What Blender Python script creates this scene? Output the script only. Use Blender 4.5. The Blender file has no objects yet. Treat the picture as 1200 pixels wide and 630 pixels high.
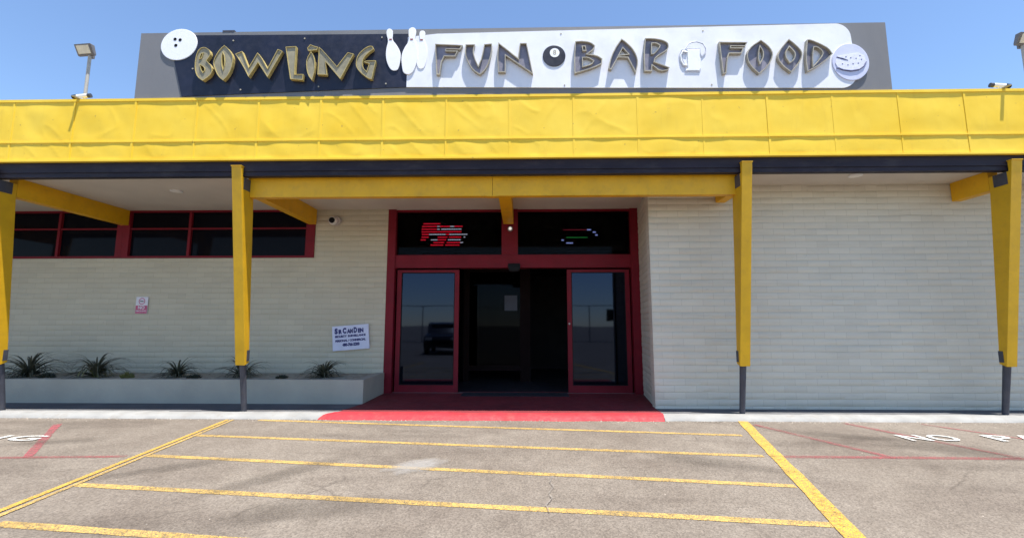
import bpy, bmesh, math, random
from mathutils import Vector, Matrix
random.seed(7)
S = bpy.context.scene
R = math.radians

# ------------------------------------------------------------------ camera
cam_d = bpy.data.cameras.new('camera'); cam = bpy.data.objects.new('camera', cam_d)
S.collection.objects.link(cam); S.camera = cam
cam_d.sensor_width = 36.0; cam_d.lens = 15.9
cam_d.clip_start = 0.05; cam_d.clip_end = 3000
cam.location = (0, 0, 1.6); cam.rotation_euler = (R(97.0), 0, R(1.3))

# ------------------------------------------------------------------ light
SUN = Vector((0.175, -0.19, 1.0)).normalized()
elev = math.asin(SUN.z); azim = math.atan2(SUN.x, SUN.y)
W = bpy.data.worlds.new('World'); S.world = W; W.use_nodes = True
wn = W.node_tree.nodes; wl = W.node_tree.links
sky = wn.new('ShaderNodeTexSky'); sky.sky_type = 'NISHITA'; sky.sun_disc = False
sky.sun_elevation = elev; sky.sun_rotation = azim
sky.air_density = 1.0; sky.dust_density = 0.0; sky.ozone_density = 4.0; sky.altitude = 300
wl.new(sky.outputs[0], wn['Background'].inputs['Color'])
wn['Background'].inputs['Strength'].default_value = 0.105
sun_d = bpy.data.lights.new('sun', 'SUN'); sun = bpy.data.objects.new('sun', sun_d)
S.collection.objects.link(sun)
sun_d.energy = 4.7; sun_d.angle = R(0.5); sun_d.color = (1.0, 0.95, 0.87)
sun.rotation_euler = SUN.to_track_quat('Z', 'Y').to_euler(); sun.location = (0, 0, 30)
S.view_settings.view_transform = 'Standard'; S.view_settings.look = 'None'
S.view_settings.gamma = 1.0; S.view_settings.use_curve_mapping = False
S.view_settings.exposure = 1.2

# ------------------------------------------------------------------ materials
def nt(name):
    m = bpy.data.materials.new(name); m.use_nodes = True
    n = m.node_tree.nodes; l = m.node_tree.links
    return m, n, l, n['Principled BSDF']
def coords(n, l, scale=(1, 1, 1)):
    tc = n.new('ShaderNodeTexCoord'); mp = n.new('ShaderNodeMapping')
    mp.inputs['Scale'].default_value = scale
    l.new(tc.outputs['Object'], mp.inputs['Vector']); return mp.outputs['Vector']
def noise(n, l, vec, scale, detail=4, rough=0.6):
    t = n.new('ShaderNodeTexNoise'); t.inputs['Scale'].default_value = scale
    t.inputs['Detail'].default_value = detail; t.inputs['Roughness'].default_value = rough
    l.new(vec, t.inputs['Vector']); return t.outputs['Fac']
def ramp(n, l, fac, stops):
    r = n.new('ShaderNodeValToRGB'); e = r.color_ramp.elements
    while len(e) < len(stops): e.new(0.5)
    for el, (p, c) in zip(e, stops):
        el.position = p; el.color = (c, c, c, 1) if isinstance(c, (int, float)) else (*c, 1)
    l.new(fac, r.inputs[0]); return r.outputs[0]
def mix(n, l, fac, a, b, mode='MIX'):
    m = n.new('ShaderNodeMix'); m.data_type = 'RGBA'; m.blend_type = mode
    for s, v in ((0, fac), (6, a), (7, b)):
        if isinstance(v, (int, float)): m.inputs[s].default_value = v
        elif isinstance(v, tuple): m.inputs[s].default_value = (*v, 1)
        else: l.new(v, m.inputs[s])
    return m.outputs[2]
def bump(n, l, h, dist, strength=1.0):
    b = n.new('ShaderNodeBump'); b.inputs['Strength'].default_value = strength
    b.inputs['Distance'].default_value = dist; l.new(h, b.inputs['Height']); return b.outputs['Normal']
def paint(name, base, rough=0.5, var=0.12, scale=3.0, dirt=None, dirt_amt=0.3, bmp=0.0, bscale=40, stretch=(1, 1, 1), spec=0.4, metal=0.0):
    """painted or solid surface with uneven tone, optional dirt blotches and fine bump"""
    m, n, l, p = nt(name); v = coords(n, l, stretch)
    lo = tuple(c * (1 - var) for c in base); hi = tuple(min(1, c * (1 + var)) for c in base)
    c = mix(n, l, ramp(n, l, noise(n, l, v, scale, 5), [(0.3, 0.0), (0.7, 1.0)]), lo, hi)
    if dirt:
        f = ramp(n, l, noise(n, l, v, scale * 2.3, 8, 0.7), [(0.5, 0.0), (0.75, dirt_amt)])
        c = mix(n, l, f, c, dirt)
    l.new(c, p.inputs['Base Color'])
    rr = ramp(n, l, noise(n, l, v, scale * 4, 3), [(0.3, rough * 0.85), (0.7, min(1, rough * 1.15))])
    l.new(rr, p.inputs['Roughness'])
    p.inputs['Specular IOR Level'].default_value = spec; p.inputs['Metallic'].default_value = metal
    if bmp: l.new(bump(n, l, noise(n, l, v, bscale, 4), bmp), p.inputs['Normal'])
    return m
def emit(name, col, strength):
    m, n, l, p = nt(name)
    p.inputs['Base Color'].default_value = (*[c * 0.2 for c in col], 1)
    p.inputs['Emission Color'].default_value = (*col, 1); p.inputs['Emission Strength'].default_value = strength
    return m
def glass(name, tint, ior=1.5, refl=(1, 1, 1)):
    m, n, l, p = nt(name); n.remove(p)
    out = n['Material Output']; fr = n.new('ShaderNodeFresnel'); fr.inputs['IOR'].default_value = ior
    tr = n.new('ShaderNodeBsdfTransparent'); tr.inputs['Color'].default_value = (*tint, 1)
    gl = n.new('ShaderNodeBsdfGlossy'); gl.inputs['Roughness'].default_value = 0.03; gl.inputs['Color'].default_value = (*refl, 1)
    v = coords(n, l); l.new(bump(n, l, noise(n, l, v, 1.3, 1), 0.0008), gl.inputs['Normal'])
    ms = n.new('ShaderNodeMixShader'); l.new(fr.outputs[0], ms.inputs[0])
    l.new(tr.outputs[0], ms.inputs[1]); l.new(gl.outputs[0], ms.inputs[2]); l.new(ms.outputs[0], out.inputs[0])
    return m
def worn(name, base, lo=0.42, hi=0.62, rough=0.7, scale=14.0, cover=1.0):
    """road paint: tone varies, rubbed through to the asphalt in grainy patches"""
    m, n, l, p = nt(name); v = coords(n, l)
    c = mix(n, l, noise(n, l, v, 5.0, 6), tuple(x * 0.7 for x in base), tuple(min(1, x * 1.25) for x in base))
    c = mix(n, l, ramp(n, l, noise(n, l, v, 90, 3), [(0.35, 0.0), (0.6, 1.0)]), (0.10, 0.085, 0.07), c)
    l.new(c, p.inputs['Base Color']); p.inputs['Roughness'].default_value = rough
    a = n.new('ShaderNodeMath'); a.operation = 'ADD'
    l.new(noise(n, l, v, scale, 8, 0.75), a.inputs[0])
    k = n.new('ShaderNodeMath'); k.operation = 'MULTIPLY'; k.inputs[1].default_value = 0.5
    l.new(noise(n, l, v, 1.6, 3), k.inputs[0]); l.new(k.outputs[0], a.inputs[1])
    f = ramp(n, l, a.outputs[0], [(lo, 0.0), (hi, cover)])
    l.new(f, p.inputs['Alpha']); return m

M = {}
M['yellow_post'] = paint('yellow_post', (0.64, 0.365, 0.010), 0.5, 0.10, 2.5, (0.35, 0.2, 0.03), 0.25, 0.002, 25)
M['yellow_beam'] = paint('yellow_beam', (0.72, 0.39, 0.008), 0.5, 0.10, 2.5, (0.3, 0.17, 0.03), 0.3, 0.002, 25)
M['dark_steel'] = paint('dark_steel', (0.055, 0.058, 0.075), 0.5, 0.2, 4, (0.16, 0.14, 0.12), 0.3)
M['gutter'] = paint('gutter', (0.026, 0.023, 0.033), 0.5, 0.25, 2, (0.12, 0.11, 0.11), 0.3, stretch=(0.4, 1, 1), spec=0.12)
M['red_frame'] = paint('red_frame', (0.17, 0.010, 0.020), 0.5, 0.15, 3, (0.09, 0.02, 0.022), 0.3, spec=0.15)
M['soffit'] = paint('soffit', (0.56, 0.515, 0.45), 0.8, 0.06, 1.2, (0.4, 0.36, 0.31), 0.25, 0.002, 60)
M['concrete_paint'] = paint('concrete_paint', (0.48, 0.49, 0.50), 0.85, 0.12, 2.0, (0.28, 0.27, 0.26), 0.45, 0.004, 35)
M['walk_shaded'] = paint('walk_shaded', (0.10, 0.10, 0.105), 0.9, 0.2, 2.0, (0.2, 0.19, 0.18), 0.3, 0.004, 35)  # walk colour darkened to carry the canopy's shade
M['kerb_paint'] = paint('kerb_paint', (0.245, 0.245, 0.24), 0.8, 0.15, 2.5, (0.2, 0.18, 0.16), 0.75, 0.004, 35)
M['red_kerb_sunlit'] = paint('red_kerb_sunlit', (0.42, 0.018, 0.028), 0.7, 0.18, 2.5, (0.22, 0.07, 0.06), 0.6, 0.003, 40)  # red of the sunlit strip, kept brighter than the shaded floor
M['planter'] = paint('planter', (0.36, 0.345, 0.29), 0.85, 0.10, 1.5, (0.3, 0.29, 0.27), 0.3, 0.004, 30)
M['soil'] = paint('soil', (0.36, 0.335, 0.27), 0.95, 0.4, 9, None, 0, 0.03, 30)
M['red_floor_shaded'] = paint('red_floor_shaded', (0.17, 0.018, 0.024), 0.75, 0.2, 2.0, (0.09, 0.025, 0.025), 0.4, 0.003, 40)  # entrance red with the canopy's shade put into the colour
M['black'] = paint('black', (0.008, 0.008, 0.010), 0.5, 0.2, 4, spec=0.12)
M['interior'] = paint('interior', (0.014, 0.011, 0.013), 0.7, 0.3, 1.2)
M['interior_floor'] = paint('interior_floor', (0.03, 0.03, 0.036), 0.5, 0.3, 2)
M['brown_frame'] = paint('brown_frame', (0.012, 0.005, 0.005), 0.7, 0.2, 3, spec=0.1)
M['reflection_pale'] = paint('reflection_pale', (0.12, 0.125, 0.15), 0.8, 0.1, 6)
M['mat'] = paint('mat', (0.016, 0.018, 0.026), 0.95, 0.3, 8, None, 0, 0.006, 120)
M['grey_panel'] = paint('grey_panel', (0.165, 0.168, 0.178), 0.6, 0.08, 1.0, (0.12, 0.12, 0.125), 0.3, 0.001, 30, stretch=(1, 1, .3))
M['navy_board'] = paint('navy_board', (0.009, 0.011, 0.026), 0.4, 0.35, 3, (0.04, 0.04, 0.055), 0.4)
M['white_board'] = paint('white_board', (0.72, 0.74, 0.80), 0.45, 0.05, 1.5, (0.52, 0.54, 0.58), 0.3)
M['white_gloss'] = paint('white_gloss', (0.80, 0.81, 0.84), 0.4, 0.04, 4, (0.6, 0.6, 0.62), 0.2)
M['bowl_ball'] = paint('bowl_ball', (0.78, 0.80, 0.85), 0.35, 0.03, 4)
M['pizza'] = paint('pizza', (0.55, 0.58, 0.76), 0.45, 0.06, 6)
M['pizza_top'] = paint('pizza_top', (0.66, 0.68, 0.80), 0.5, 0.12, 20)
M['pizza_line'] = paint('pizza_line', (0.10, 0.11, 0.22), 0.6, 0.2, 20)
M['neck'] = paint('neck', (0.25, 0.05, 0.05), 0.5, 0.2, 20)
M['mug'] = paint('mug', (0.78, 0.80, 0.80), 0.4, 0.05, 6)
M['mug_line'] = paint('mug_line', (0.52, 0.54, 0.63), 0.5, 0.1, 6)
M['gold'] = paint('gold', (0.42, 0.34, 0.13), 0.4, 0.2, 6, (0.3, 0.22, 0.1), 0.4)
M['rim'] = paint('rim', (0.36, 0.335, 0.27), 0.4, 0.25, 7, (0.25, 0.2, 0.16), 0.5)
M['face_warm'] = paint('face_warm', (0.27, 0.245, 0.165), 0.45, 0.2, 8, (0.26, 0.24, 0.2), 0.4)
M['face_violet'] = paint('face_violet', (0.20, 0.195, 0.25), 0.4, 0.25, 6, (0.26, 0.25, 0.22), 0.6)
M['cam_white'] = paint('cam_white', (0.75, 0.75, 0.74), 0.4, 0.05, 10)
M['cam_ring'] = paint('cam_ring', (0.45, 0.42, 0.40), 0.45, 0.05, 10)
M['lens'] = paint('lens', (0.008, 0.008, 0.01), 0.5, 0.1, 10, spec=0.1)
M['bronze'] = paint('bronze', (0.16, 0.15, 0.15), 0.5, 0.15, 6)
M['galv'] = paint('galv', (0.40, 0.38, 0.34), 0.5, 0.15, 6, (0.3, 0.24, 0.18), 0.4)
M['lamp_lens'] = paint('lamp_lens', (0.72, 0.66, 0.52), 0.25, 0.1, 10)
M['sign_white'] = paint('sign_white', (0.60, 0.63, 0.78), 0.45, 0.05, 6)
M['sign_navy'] = paint('sign_navy', (0.03, 0.035, 0.16), 0.5, 0.1, 6)
M['notice_red'] = paint('notice_red', (0.50, 0.09, 0.19), 0.5, 0.2, 20)
M['notice_pale'] = paint('notice_pale', (0.66, 0.64, 0.68), 0.5, 0.1, 20)
M['window_glass'] = paint('window_glass', (0.005, 0.005, 0.008), 0.05, 0.2, 1.0, spec=0.045)
M['door_glass'] = glass('door_glass', (0.06, 0.065, 0.08), 1.55, (0.42, 0.56, 0.92))
M['inner_glass'] = glass('inner_glass', (0.3, 0.3, 0.33), 1.14, (0.6, 0.7, 0.9))
M['transom_glass'] = glass('transom_glass', (0.55, 0.55, 0.55), 1.12)
M['led_red'] = emit('led_red', (1.0, 0.012, 0.045), 0.6)
M['led_white'] = emit('led_white', (0.75, 0.80, 1.0), 0.55)
M['led_blue'] = emit('led_blue', (0.35, 0.45, 1.0), 0.6)
M['led_green'] = emit('led_green', (0.05, 0.6, 0.12), 0.25)
M['led_dim'] = emit('led_dim', (0.6, 0.04, 0.10), 0.2)
M['lamp_on'] = emit('lamp_on', (1.0, 0.92, 0.85), 0.32)
M['lamp_dim'] = paint('lamp_dim', (0.8, 0.78, 0.72), 0.4, 0.05, 6)
M['line_yellow'] = worn('line_yellow', (0.54, 0.35, 0.085), 0.46, 0.80)
M['line_yellow_bold'] = worn('line_yellow_bold', (0.60, 0.355, 0.030), 0.44, 0.72)
M['line_red'] = worn('line_red', (0.36, 0.06, 0.075), 0.52, 0.92, cover=0.8)
M['line_red_bold'] = worn('line_red_bold', (0.45, 0.07, 0.10), 0.52, 0.86, cover=0.8)
M['line_white'] = worn('line_white', (0.72, 0.72, 0.70), 0.42, 0.62)
M['crack_fill'] = worn('crack_fill', (0.28, 0.255, 0.23), 0.55, 0.9, 0.9, 10.0, 0.65)
M['car_paint'] = paint('car_paint', (0.03, 0.03, 0.035), 0.25, 0.1, 3)
M['tyre'] = paint('tyre', (0.02, 0.02, 0.02), 0.9, 0.2, 9)
M['fence_metal'] = paint('fence_metal', (0.25, 0.25, 0.25), 0.5, 0.2, 9)
M['leaf'] = paint('leaf', (0.075, 0.080, 0.055), 0.5, 0.4, 9, (0.11, 0.10, 0.055), 0.5)
M['leaf_pale'] = paint('leaf_pale', (0.14, 0.14, 0.045), 0.6, 0.4, 9)
M['leaf_dark'] = paint('leaf_dark', (0.03, 0.035, 0.022), 0.6, 0.4, 9)
M['grit'] = paint('grit', (0.30, 0.26, 0.22), 0.95, 0.5, 30)

def mat_fascia():
    m, n, l, p = nt('fascia_yellow'); v = coords(n, l, (1, 1, 1))
    c = mix(n, l, ramp(n, l, noise(n, l, v, 1.1, 5), [(0.3, 0.0), (0.7, 1.0)]), (0.78, 0.515, 0.032), (0.84, 0.60, 0.066))
    sv = coords(n, l, (6, 1, 0.7))
    c = mix(n, l, ramp(n, l, noise(n, l, sv, 1.6, 6, 0.7), [(0.55, 0.0), (0.8, 0.35)]), c, (0.62, 0.40, 0.05))
    c = mix(n, l, ramp(n, l, noise(n, l, v, 11, 2), [(0.70, 0.0), (0.76, 0.7)]), c, (0.40, 0.25, 0.06))
    l.new(c, p.inputs['Base Color']); p.inputs['Roughness'].default_value = 0.55
    p.inputs['Specular IOR Level'].default_value = 0.25
    return m
M['fascia'] = mat_fascia()
def mat_wall(name, base, streak):
    m, n, l, p = nt(name); v = coords(n, l); sv = coords(n, l, (0.5, 0.5, 8))
    lo = tuple(c * 0.90 for c in base); hi = tuple(c * 1.06 for c in base)
    c = mix(n, l, noise(n, l, v, 0.9, 5), lo, hi)
    f = ramp(n, l, noise(n, l, sv, 1.5, 6, 0.7), [(0.52, 0.0), (0.78, streak)])
    c = mix(n, l, f, c, tuple(x * 0.6 for x in base))
    f = ramp(n, l, noise(n, l, v, 7, 3), [(0.70, 0.0), (0.76, 0.35)])
    c = mix(n, l, f, c, tuple(x * 0.55 for x in base))
    # each block took the paint a little differently, the joints are darker
    sx = n.new('ShaderNodeSeparateXYZ'); l.new(v, sx.inputs[0]); cx = n.new('ShaderNodeCombineXYZ'); l.new(sx.outputs['X'], cx.inputs['X']); l.new(sx.outputs['Z'], cx.inputs['Y'])
    br = n.new('ShaderNodeTexBrick'); l.new(cx.outputs[0], br.inputs['Vector']); br.inputs['Scale'].default_value = 1.0
    br.inputs['Brick Width'].default_value = 0.4; br.inputs['Row Height'].default_value = 0.122; br.inputs['Mortar Size'].default_value = 0.006; br.inputs['Mortar Smooth'].default_value = 0.6
    br.inputs['Color1'].default_value = (0.92, 0.92, 0.92, 1); br.inputs['Color2'].default_value = (1.05, 1.05, 1.05, 1); br.inputs['Mortar'].default_value = (0.74, 0.73, 0.71, 1)
    c = mix(n, l, 0.6, c, br.outputs['Color'], 'MULTIPLY')
    l.new(c, p.inputs['Base Color']); p.inputs['Roughness'].default_value = 0.8
    p.inputs['Specular IOR Level'].default_value = 0.3
    l.new(bump(n, l, noise(n, l, v, 22, 6, 0.7), 0.006), p.inputs['Normal'])
    return m
M['wall'] = mat_wall('wall_paint', (0.61, 0.57, 0.475), 0.4)
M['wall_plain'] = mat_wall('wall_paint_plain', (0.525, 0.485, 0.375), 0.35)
def mat_asphalt():
    m, n, l, p = nt('asphalt'); v = coords(n, l)
    big = noise(n, l, v, 0.55, 6, 0.65)
    c = mix(n, l, ramp(n, l, big, [(0.32, 0.0), (0.68, 1.0)]), (0.130, 0.110, 0.094), (0.195, 0.173, 0.150))
    sv = coords(n, l, (0.28, 1.0, 1.0)); sv2 = n.new('ShaderNodeMapping'); sv2.inputs['Rotation'].default_value = (0, 0, R(38)); l.new(sv, sv2.inputs[0])
    st = ramp(n, l, noise(n, l, sv2.outputs[0], 1.4, 6, 0.6), [(0.52, 0.0), (0.74, 0.55)])
    c = mix(n, l, st, c, (0.062, 0.050, 0.043))
    c = mix(n, l, ramp(n, l, noise(n, l, v, 4.5, 8, 0.75), [(0.36, 0.0), (0.66, 1.0)]), mix(n, l, 1.0, c, (0.84, 0.83, 0.82), 'MULTIPLY'), c)
    # stones of the aggregate
    vo = n.new('ShaderNodeTexVoronoi'); vo.inputs['Scale'].default_value = 75; l.new(v, vo.inputs['Vector'])
    bw = n.new('ShaderNodeRGBToBW'); l.new(vo.outputs['Color'], bw.inputs[0])
    sf = ramp(n, l, bw.outputs[0], [(0.12, 0.0), (0.5, 0.5), (0.88, 1.0)])
    stones = mix(n, l, sf, (0.66, 0.64, 0.62), (1.42, 1.40, 1.36))
    c = mix(n, l, 0.75, c, stones, 'MULTIPLY')
    gr = ramp(n, l, noise(n, l, v, 170, 2), [(0.3, 0.6), (0.7, 1.4)])
    c = mix(n, l, 0.6, c, gr, 'MULTIPLY')
    # fine cracks
    wob = n.new('ShaderNodeTexNoise'); wob.inputs['Scale'].default_value = 1.5; wob.inputs['Detail'].default_value = 6; l.new(v, wob.inputs['Vector'])
    dv = mix(n, l, 0.25, v, wob.outputs['Color'])
    v2 = n.new('ShaderNodeTexVoronoi'); v2.feature = 'DISTANCE_TO_EDGE'; v2.inputs['Scale'].default_value = 0.42; l.new(dv, v2.inputs['Vector'])
    cr = ramp(n, l, v2.outputs['Distance'], [(0.0, 1.0), (0.006, 0.0)])
    msk = ramp(n, l, noise(n, l, v, 0.8, 2), [(0.50, 0.0), (0.64, 0.5)])
    k = n.new('ShaderNodeMath'); k.operation = 'MULTIPLY'; l.new(cr, k.inputs[0]); l.new(msk, k.inputs[1])
    c = mix(n, l, k.outputs[0], c, (0.045, 0.036, 0.03))
    l.new(c, p.inputs['Base Color']); p.inputs['Roughness'].default_value = 0.9
    p.inputs['Specular IOR Level'].default_value = 0.25
    l.new(bump(n, l, vo.outputs['Distance'], 0.006, 0.5), p.inputs['Normal'])
    return m
M['asphalt'] = mat_asphalt()

# ------------------------------------------------------------------ mesh helpers
ORIGIN = {}
def root_origin(p):
    while p.parent is not None: p = p.parent
    return Vector(ORIGIN.get(p.name, (0, 0, 0)))
def obj(name, bm, m, parent=None, smooth=False, bevel=0.0, world=True):
    """one mesh object; vertices come in world metres and are shifted to the base of their thing"""
    if bevel:
        bmesh.ops.bevel(bm, geom=[e for e in bm.edges if e.is_manifold and e.calc_face_angle(0) > 0.5], offset=bevel, segments=2, affect='EDGES', profile=0.6, clamp_overlap=True)
    if parent is not None and world:
        bmesh.ops.translate(bm, verts=bm.verts, vec=-root_origin(parent))
    me = bpy.data.meshes.new(name); bm.to_mesh(me); bm.free()
    me.materials.append(M[m] if isinstance(m, str) else m)
    if smooth:
        for f in me.polygons: f.use_smooth = True
        me.set_sharp_from_angle(angle=R(smooth if smooth > 1 else 40))
    o = bpy.data.objects.new(name, me); S.collection.objects.link(o)
    if parent is not None: o.parent = parent
    return o
def tag(o, label=None, cat=None, group=None, kind=None):
    if label: o['label'] = label
    if cat: o['category'] = cat
    if group: o['group'] = group
    if kind: o['kind'] = kind
    return o
def thing(name, label, cat, loc=(0, 0, 0), group=None, rotz=0.0):
    o = bpy.data.objects.new(name, None); S.collection.objects.link(o)
    o.location = loc; o.rotation_euler = (0, 0, rotz); o.empty_display_size = 0.2
    ORIGIN[o.name] = loc
    return tag(o, label, cat, group)
def single(name, bm, m, loc, label, cat, group=None, **k):
    bmesh.ops.translate(bm, verts=bm.verts, vec=-Vector(loc))
    o = obj(name, bm, m, **k); o.location = loc
    return tag(o, label, cat, group)
def box(bm, x0, x1, y0, y1, z0, z1):
    vs = [bm.verts.new((x, y, z)) for z in (z0, z1) for x, y in ((x0, y0), (x1, y0), (x1, y1), (x0, y1))]
    for f in ((3, 2, 1, 0), (4, 5, 6, 7), (0, 1, 5, 4), (1, 2, 6, 5), (2, 3, 7, 6), (3, 0, 4, 7)):
        bm.faces.new([vs[i] for i in f])
    return bm
def B(*boxes):
    bm = bmesh.new()
    for b in boxes: box(bm, *b)
    return bm
def prism(bm, pts, axis, a0, a1):
    """polygon swept along one axis; pts are the other two coordinates in order"""
    def P(p, a):
        if axis == 'x': return (a, p[0], p[1])
        if axis == 'y': return (p[0], a, p[1])
        return (p[0], p[1], a)
    A = [bm.verts.new(P(p, a0)) for p in pts]; C = [bm.verts.new(P(p, a1)) for p in pts]
    n = len(pts); fs = [bm.faces.new(A), bm.faces.new(C[::-1])]
    for i in range(n): fs.append(bm.faces.new((A[i], C[i], C[(i + 1) % n], A[(i + 1) % n])))
    bmesh.ops.recalc_face_normals(bm, faces=fs)
    return bm
def tube(bm, pts, r, seg=10, cap=True):
    pts = [Vector(p) for p in pts]; rings = []
    rs = r if isinstance(r, (list, tuple)) else [r] * len(pts)
    for i, p in enumerate(pts):
        d = (pts[min(i + 1, len(pts) - 1)] - pts[max(i - 1, 0)]).normalized()
        u = d.orthogonal().normalized() if i == 0 else (u - d * u.dot(d)).normalized()
        w = d.cross(u)
        rings.append([bm.verts.new(p + (u * math.cos(t) + w * math.sin(t)) * rs[i]) for t in [2 * math.pi * k / seg for k in range(seg)]])
    for a, b in zip(rings, rings[1:]):
        for k in range(seg): bm.faces.new((a[k], a[(k + 1) % seg], b[(k + 1) % seg], b[k]))
    if cap: bm.faces.new(rings[0][::-1]); bm.faces.new(rings[-1])
    return bm
def ball(bm, c, r, seg=16, sy=1.0):
    res = bmesh.ops.create_uvsphere(bm, u_segments=seg, v_segments=seg // 2 + 2, radius=r)
    for v in res['verts']: v.co = Vector((v.co.x + c[0], v.co.y * sy + c[1], v.co.z + c[2]))
    return bm
def ellipse(cx, cz, rx, rz, n=40, tilt=0.0):
    o = []
    for k in range(n):
        t = 2 * math.pi * k / n; a, b = rx * math.cos(t), rz * math.sin(t)
        o.append((cx + a * math.cos(tilt) - b * math.sin(tilt), cz + a * math.sin(tilt) + b * math.cos(tilt)))
    return o
def area2(p): return sum(p[i][0] * p[(i + 1) % len(p)][1] - p[(i + 1) % len(p)][0] * p[i][1] for i in range(len(p)))
def soften(p, corner=50):
    """rounds a closed outline but keeps its sharp corners"""
    o = []; n = len(p)
    for i in range(n):
        a, b, c = Vector(p[i - 1]), Vector(p[i]), Vector(p[(i + 1) % n])
        if (b - a).angle(c - b, 0) > R(corner): o.append(tuple(b))
        else: o += [tuple(b + (a - b) * 0.25), tuple(b + (c - b) * 0.25)]
    return o
def inset(p, d):
    """outline moved inwards (counter-clockwise) by d"""
    o = []; n = len(p)
    for i in range(n):
        a, b, c = Vector(p[i - 1]), Vector(p[i]), Vector(p[(i + 1) % n])
        u = (b - a).normalized(); w = (c - b).normalized()
        nu = Vector((-u.y, u.x)); nw = Vector((-w.y, w.x)); m = nu + nw
        if m.length < 1e-4: m = nu
        m.normalize(); k = d / max(0.45, m.dot(nu))
        o.append(tuple(b + m * k))
    return o
def fill2d(outer, holes, y0, y1):
    """solid plate with holes in the xz plane, from y0 (front) to y1"""
    cu = bpy.data.curves.new('plate', 'CURVE'); cu.dimensions = '2D'; cu.fill_mode = 'BOTH'; cu.extrude = (y1 - y0) / 2
    for p in [outer] + list(holes):
        s = cu.splines.new('POLY'); s.points.add(len(p) - 1); s.use_cyclic_u = True
        for q, (x, z) in zip(s.points, p): q.co = (x, z, 0, 1)
    o = bpy.data.objects.new('plate', cu); S.collection.objects.link(o)
    me = bpy.data.meshes.new_from_object(o.evaluated_get(bpy.context.evaluated_depsgraph_get()))
    bm = bmesh.new(); bm.from_mesh(me)
    bpy.data.objects.remove(o); bpy.data.curves.remove(cu); bpy.data.meshes.remove(me)
    for v in bm.verts: v.co = Vector((v.co.x, (y0 + y1) / 2 - v.co.z, v.co.y))
    bmesh.ops.remove_doubles(bm, verts=bm.verts, dist=1e-5)
    return bm
def text(body, size, offset=0.0, extrude=0.0, spacing=1.0, width=None):
    """bmesh of flat lettering in the xy plane, centred"""
    cu = bpy.data.curves.new('lettering', 'FONT'); cu.body = body; cu.size = size; cu.offset = offset; cu.extrude = extrude
    cu.space_character = spacing; cu.align_x = 'CENTER'; cu.align_y = 'CENTER'; cu.resolution_u = 3
    o = bpy.data.objects.new('lettering', cu); S.collection.objects.link(o)
    me = bpy.data.meshes.new_from_object(o.evaluated_get(bpy.context.evaluated_depsgraph_get()))
    bm = bmesh.new(); bm.from_mesh(me)
    bpy.data.objects.remove(o); bpy.data.curves.remove(cu); bpy.data.meshes.remove(me)
    if width:
        xs = [v.co.x for v in bm.verts]; k = width / (max(xs) - min(xs)); c = (max(xs) + min(xs)) / 2
        for v in bm.verts: v.co.x = (v.co.x - c) * k
    return bm
def place(bm, mtx):
    bmesh.ops.transform(bm, matrix=mtx, verts=bm.verts); return bm
def upright(x, y, z, tilt=0.0):
    """matrix that stands xy lettering up on a wall that faces the street"""
    return Matrix.Translation((x, y, z)) @ Matrix.Rotation(tilt, 4, 'Y') @ Matrix.Rotation(R(90), 4, 'X')
def join(a, b):
    me = bpy.data.meshes.new('joined'); b.to_mesh(me); b.free(); a.from_mesh(me); bpy.data.meshes.remove(me); return a
def vnoise(x, y, s=0):
    def h(i, j):
        k = math.sin(i * 127.1 + j * 311.7 + s * 74.7) * 43758.5453; return k - math.floor(k)
    i, j = math.floor(x), math.floor(y); a, b = x - i, y - j
    a = a * a * (3 - 2 * a); b = b * b * (3 - 2 * b)
    return (h(i, j) * (1 - a) + h(i + 1, j) * a) * (1 - b) + (h(i, j + 1) * (1 - a) + h(i + 1, j + 1) * a) * b
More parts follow.
